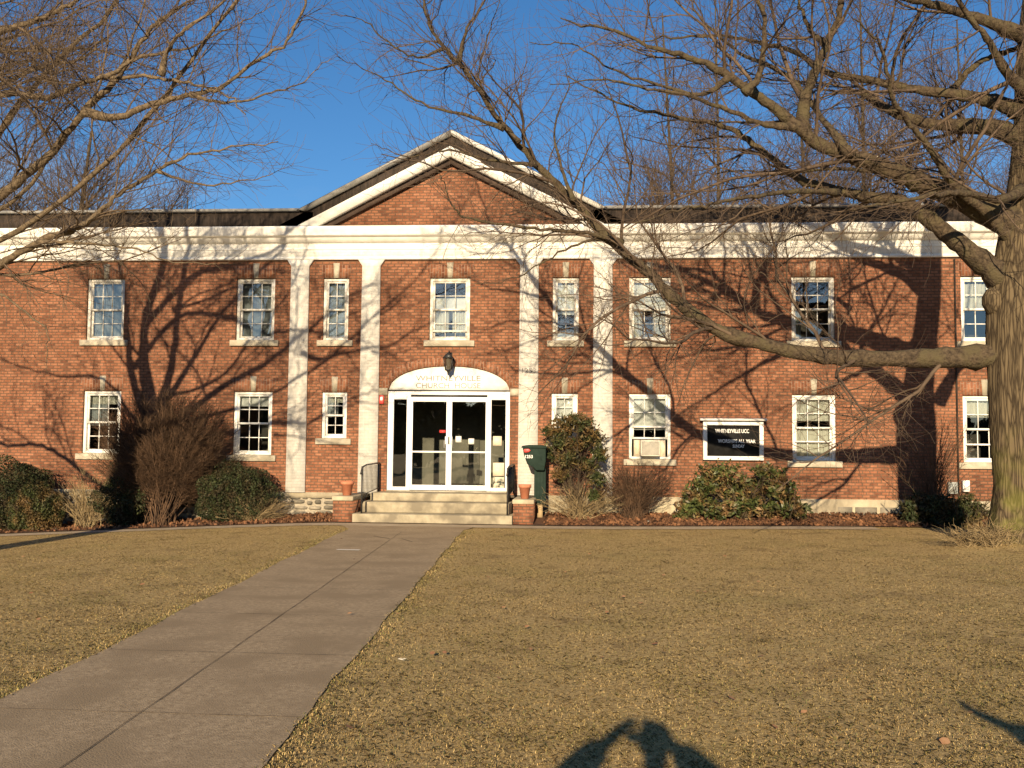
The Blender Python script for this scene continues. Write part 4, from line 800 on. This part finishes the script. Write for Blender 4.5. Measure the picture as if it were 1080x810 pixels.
# ---------------------------------------------------------------- leaf litter, grass, small things
m = MB(); n = 17000; X = RNG.uniform(-15, 10.5, n); Y = RNG.uniform(21.32, 22.95, n); kx = (np.abs(X-AX) > 2.3)&((RNG.random(n) < .35)|(X > -1)|(X < -5)&(X > -8)); X, Y = X[kx], Y[kx]
leaves(m, np.stack([X, Y, gz(X, Y)+.025+.05*RNG.random(len(X))**2], 1), .05, RNG, asp=1.6); tag(m.build('leaf_litter', litter_m), 'reddish brown fallen leaves covering the beds along the wall', 'leaves', kind='stuff')
m = MB(); n = 60
Q = [(at(*p, 1.0)) for p in ((790, 760), (772, 743), (995, 790), (915, 745), (848, 757), (560, 700), (1000, 690))]
def gpt(px, py):
    d = FW+RT*(px-540)/FPX+UP*(405-py)/FPX; return EYE+d*(-1.68/d[2])
for px, py, sc in [(RNG.uniform(330, 1075), 565+230*RNG.random()**1.6, RNG.uniform(.035, .065)) for _ in range(70)]+[(RNG.uniform(5, 120), RNG.uniform(585, 690), .05) for _ in range(10)]+list(((772, 743, .07), (848, 758, .05), (997, 790, .09), (915, 745, .08), (1003, 690, .09), (756, 748, .05), (560, 690, .05), (640, 650, .05), (700, 610, .05), (900, 640, .07), (505, 770, .05), (420, 700, .05), (60, 660, .06), (150, 620, .06), (660, 640, .05))):
    p = gpt(px, py); a = RNG.random()*6; u = np.array([math.cos(a), math.sin(a), .15]); v = np.array([-math.sin(a), math.cos(a), .3])
    P0 = p+(0, 0, .045); s = sc*.55; m.add([P0-u*s, P0-u*s*.3+v*s*.6, P0+u*s*.5+v*s*.5, P0+u*s, P0+u*s*.3-v*s*.5, P0-u*s*.4-v*s*.45], [[0, 1, 2, 3, 4, 5]])
tag(m.build('fallen_leaves', noisy('dry_leaf', (.25, .11, .05), (.42, .24, .12), scale=10)), 'scattered dry fallen leaves on the lawn', 'leaves', kind='stuff')
def lawn_ok(X, Y):
    PL = np.array([pl(float(y)) for y in Y]); PR = np.array([pr(float(y)) for y in Y]); return (X < PL+.03)|(X > PR-.03)
def blades(name, n, ylo, yhi, mt, hmin, hmax, wd, lab, power=1.0, xf=None, lean=.9):
    u = RNG.random(n); Y = ylo*(yhi/ylo)**(u**power); X = np.empty(n); lo = -.66*Y-.3; hi = .47*Y+.3; X = lo+(hi-lo)*RNG.random(n)
    if xf is not None: X, Y = xf(n)
    k = lawn_ok(X, Y); X, Y = X[k], Y[k]; n = len(X)
    # density patches
    pt = np.sin(X*2.1+np.sin(Y*1.7))*np.sin(Y*2.6+np.cos(X*1.3)*2); k = RNG.random(n) < .72+.28*pt; X, Y = X[k], Y[k]; n = len(X)
    h = hmin+(hmax-hmin)*RNG.random(n)**2; a = RNG.random(n)*2*math.pi; L_ = h*lean*(.4+1.2*RNG.random(n)); Z = gz(X, Y); w_ = wd*(.6+.8*RNG.random(n))
    base = np.stack([X, Y, Z-.003], 1); dirv = np.stack([np.cos(a), np.sin(a), np.zeros(n)], 1); sd = np.stack([-np.sin(a), np.cos(a), np.zeros(n)], 1)*w_[:, None]
    midp = base+dirv*L_[:, None]*.35+np.stack([0*h, 0*h, h*.7], 1); tip = base+dirv*L_[:, None]+np.stack([0*h, 0*h, h], 1)
    V = np.stack([base-sd, base+sd, midp+sd*.7, tip, midp-sd*.7], 1).reshape(-1, 3); m = MB(); m.add(V, np.arange(n*5).reshape(-1, 5)); tag(m.build(name, mt), lab, 'grass', kind='stuff')
blades('dry_grass', 420000, 4.6, 21, blade_m, .003, .019, .0014, 'short straw coloured winter grass covering the lawn', lean=1.6)
blades('green_grass', 45000, 4.6, 20, gblade_m, .005, .022, .0014, 'sparse green blades mixed into the winter lawn', lean=1.0)
def edge(n):
    Y = 3.5+16.5*RNG.random(n)**1.3; s = RNG.random(n) < .5; PL = np.array([pl(float(y)) for y in Y]); PR = np.array([pr(float(y)) for y in Y])
    X = np.where(s, PL+.03-np.abs(RNG.normal(0, .11, n)), PR-.03+np.abs(RNG.normal(0, .11, n))); return X, Y
blades('dead_thatch', 110000, 4.6, 20, noisy('brown_thatch', (.13, .08, .04), (.24, .155, .08), scale=2, island=.5), .003, .012, .0022, 'brown dead stems lying in the winter lawn', lean=2.4)
blades('edge_grass', 12000, 4, 20, blade_m, .006, .03, .0018, 'longer dry grass fringing the path edges', xf=edge, lean=.8)
blades('edge_weeds', 3500, 4, 20, gblade_m, .01, .032, .002, 'green weeds growing along the path edges', xf=edge, lean=.8)
for px, py, sc, lab in ((685, 554.5, .06, 'crumpled white paper scrap lying on the walk right of the steps'), (908, 552, .07, 'white paper scrap in the bed near the trunk shadow'), (424, 700, .03, 'tiny white scrap on the lawn beside the path')):
    p = gpt(px, py); p = p*np.array([1, 1, 0])+np.array([0, 0, float(gz(p[0], p[1]))]); rr = random.Random(px); m = MB(); V = [p+np.array([rr.uniform(-1, 1)*sc*1.4, rr.uniform(-.6, .6)*sc, .02+rr.random()*sc]) for _ in range(8)]
    m.add(V, [[0, 1, 2], [1, 2, 3], [2, 3, 4], [3, 4, 5], [4, 5, 6], [5, 6, 7]]); tag(m.build('paper_scrap', paper_white, loc=p), lab, 'litter')
p = gpt(367, 581); m = MB(); m.add([p+(-.19, -.05, .02), p+(.18, -.06, .02), p+(.2, .04, .02), p+(-.17, .05, .02)], [[0, 1, 2, 3]]); tag(m.build('paper_sheet', paper_white, loc=p), 'flat pale paper lying on the path near its far end', 'litter')

# ---------------------------------------------------------------- photographer and a guessed companion (behind the camera; only their shadows fall into the frame)
def skin_body(name, V, E, rad, mat, parent, lv=2):
    me = bpy.data.meshes.new(name); root = parent
    while root.parent is not None: root = root.parent
    off = LOC[root.name]; me.from_pydata([tuple(np.array(v)-off) for v in V], E, []); me.materials.append(mat); o = bpy.data.objects.new(name, me); C.objects.link(o); o.parent = parent
    md = o.modifiers.new('skin', 'SKIN')
    for i, r_ in enumerate(rad): me.skin_vertices[0].data[i].radius = (r_, r_)
    me.skin_vertices[0].data[0].use_root = True; md.use_smooth_shade = True; s = o.modifiers.new('sub', 'SUBSURF'); s.levels = lv; s.render_levels = lv; return o
def person(x, y, lab, handL, handR, elL, elR, head, H=1.8, fat=1.0):
    t = thing('person', (x, y, 0), lab, 'person'); sh_z = H*.815; hip = H*.52
    V = [(x, y, hip), (x, y, hip+.2), (x, y+.01, sh_z-.12), (x, y+.01, sh_z), (x*.5+head[0]*.5, y*.5+head[1]*.5, sh_z+.09), (head[0], head[1], head[2]), (head[0], head[1], head[2]+.07)]; rad = [.14, .135, .15, .085, .055, .088, .075]; E = [(0, 1), (1, 2), (2, 3), (3, 4), (4, 5), (5, 6)]
    for s, hd, el_ in ((-1, handL, elL), (1, handR, elR)):
        i = len(V); sx = x+s*.19; hd = np.array(hd, float); el_ = np.array(el_, float); V += [(sx, y, sh_z-.03), tuple(el_), tuple(hd-(hd-el_)*.28), tuple(hd)]; ff = min(fat, 1.7); rad += [.062*ff, .045*ff, .03*ff, .038*ff]; E += [(2, i), (i, i+1), (i+1, i+2), (i+2, i+3)]
        d = unit(hd-el_); inw = unit(np.array([-s*1., .15, .1]))
        for q in range(4):
            j = len(V); off = np.array([0, .0, (q-1.5)*.021]); p0 = hd+off+d*.02; p1 = p0+inw*.032+d*(.018-.003*q); p2 = p1+inw*.028-d*.002; V += [tuple(p0), tuple(p1), tuple(p2)]; rad += [.010, .009, .007]; E += [(i+3, j), (j, j+1), (j+1, j+2)]
        j = len(V); V += [tuple(hd+np.array([0, -.03, -.03])), tuple(hd+np.array([-s*.03, -.04, -.045]))]; rad += [.012, .009]; E += [(i+3, j), (j, j+1)]
    for s in (-1, 1):
        i = len(V); V += [(x+s*.10, y, hip-.08), (x+s*.12, y+.02, hip*.52), (x+s*.13, y-.01, .09), (x+s*.14, y+.14, .04)]; rad += [.095, .06, .045, .04]; E += [(0, i), (i, i+1), (i+1, i+2), (i+2, i+3)]
    skin_body('body', V, E, rad, skin_m, t)
    VJ = [(x, y, hip+.02), (x, y, hip+.22), (x, y+.01, sh_z-.12), (x, y+.01, sh_z-.01)]; rj = [.175, .165, .18, .11]; EJ = [(0, 1), (1, 2), (2, 3)]
    for s, hd, el_ in ((-1, handL, elL), (1, handR, elR)):
        i = len(VJ); hd = np.array(hd, float); el_ = np.array(el_, float); VJ += [(x+s*.20, y, sh_z-.03), tuple(el_), tuple(hd-(hd-el_)*.3)]; rj += [.10, .085*fat, .062*fat]; EJ += [(2, i), (i, i+1), (i+1, i+2)]
    skin_body('jacket', VJ, EJ, rj, jacket_m, t)
    VT = [(x, y, hip)]; rt_ = [.16]; ET = []
    for s in (-1, 1): i = len(VT); VT += [(x+s*.10, y, hip-.1), (x+s*.12, y+.02, hip*.52), (x+s*.13, y-.01, .12)]; rt_ += [.11, .08, .065]; ET += [(0, i), (i, i+1), (i+1, i+2)]
    skin_body('trousers', VT, ET, rt_, jean_m, t)
    hx, hy, hz = head; m = MB(); m.lathe([(.06, hz-.02), (.098, hz+.02), (.10, hz+.07), (.085, hz+.12), (.05, hz+.15), (.001, hz+.16)], hx, hy-.015, 16); m.build('hair', hair_m, t, smooth=True)
    m = MB(); m.prism([(hy+.08, hz-.02), (hy+.112, hz-.025), (hy+.085, hz+.03)], 'x', hx-.012, hx+.012); m.build('nose', skin_m, t)
    for s in (-1, 1):
        m = MB(); m.lathe([(.001, hz+.018), (.012, hz+.026), (.012, hz+.034), (.001, hz+.042)], hx+s*.032, hy+.078, 8); m.build('eye', letter_white, t)
        m = MB(); m.prism([(hy-.02, hz-.01), (hy+.015, hz-.01), (hy+.015, hz+.045), (hy-.02, hz+.045)], 'x', hx+s*.085-.01, hx+s*.085+.01); m.build('ear', skin_m, t)
    for s in (-1, 1):
        m = MB(); m.box(x+s*.135-.05, x+s*.135+.05, y-.10, y+.20, 0, .085); bevel(m.build('shoe', phone_m, t), .03, 3)
    return t
person(.03, -.48, 'person in navy jacket with both hands raised to hold a phone', (-.12, -.075, 1.74), (.06, -.075, 1.74), (-.44, -.24, 1.48), (.40, -.26, 1.46), (.05, -.34, 1.70), 1.88, 1.35)
m = MB(); m.box(-.095, .03, -.075, -.064, 1.65, 1.715); tag(bevel(m.build('phone', phone_m, loc=(0, -.07, 1.65)), .004, 2), 'black phone held sideways in both hands of the photographer', 'phone')
person(2.50, -.25, 'guessed unseen person at right, added as shadow caster, one arm raised up and out', (2.05, -.1, 1.93), (2.80, -.2, .85), (2.32, -.2, 1.66), (2.80, -.28, 1.15), (2.44, -.2, 1.62), 1.75, 2.1)  # added to cast the corner shadow; true caster unknown, arms thickened for it

# far side of the street, seen only in the window glass
m = MB(); rng = np.random.default_rng(5)
for i in range(60):
    x = -90+i*3.0+rng.uniform(-1, 1); y = -46+rng.uniform(-6, 4); h = rng.uniform(4.5, 8.5); Q = blob_pts(rng, 260, (x, y, h*.55), (2.6, 2.2, h*.5), .3, .6); leaves(m, Q, .8, rng)
tag(m.build('distant_trees', yew2), 'dark belt of trees across the street', 'trees', kind='stuff')
print('done')
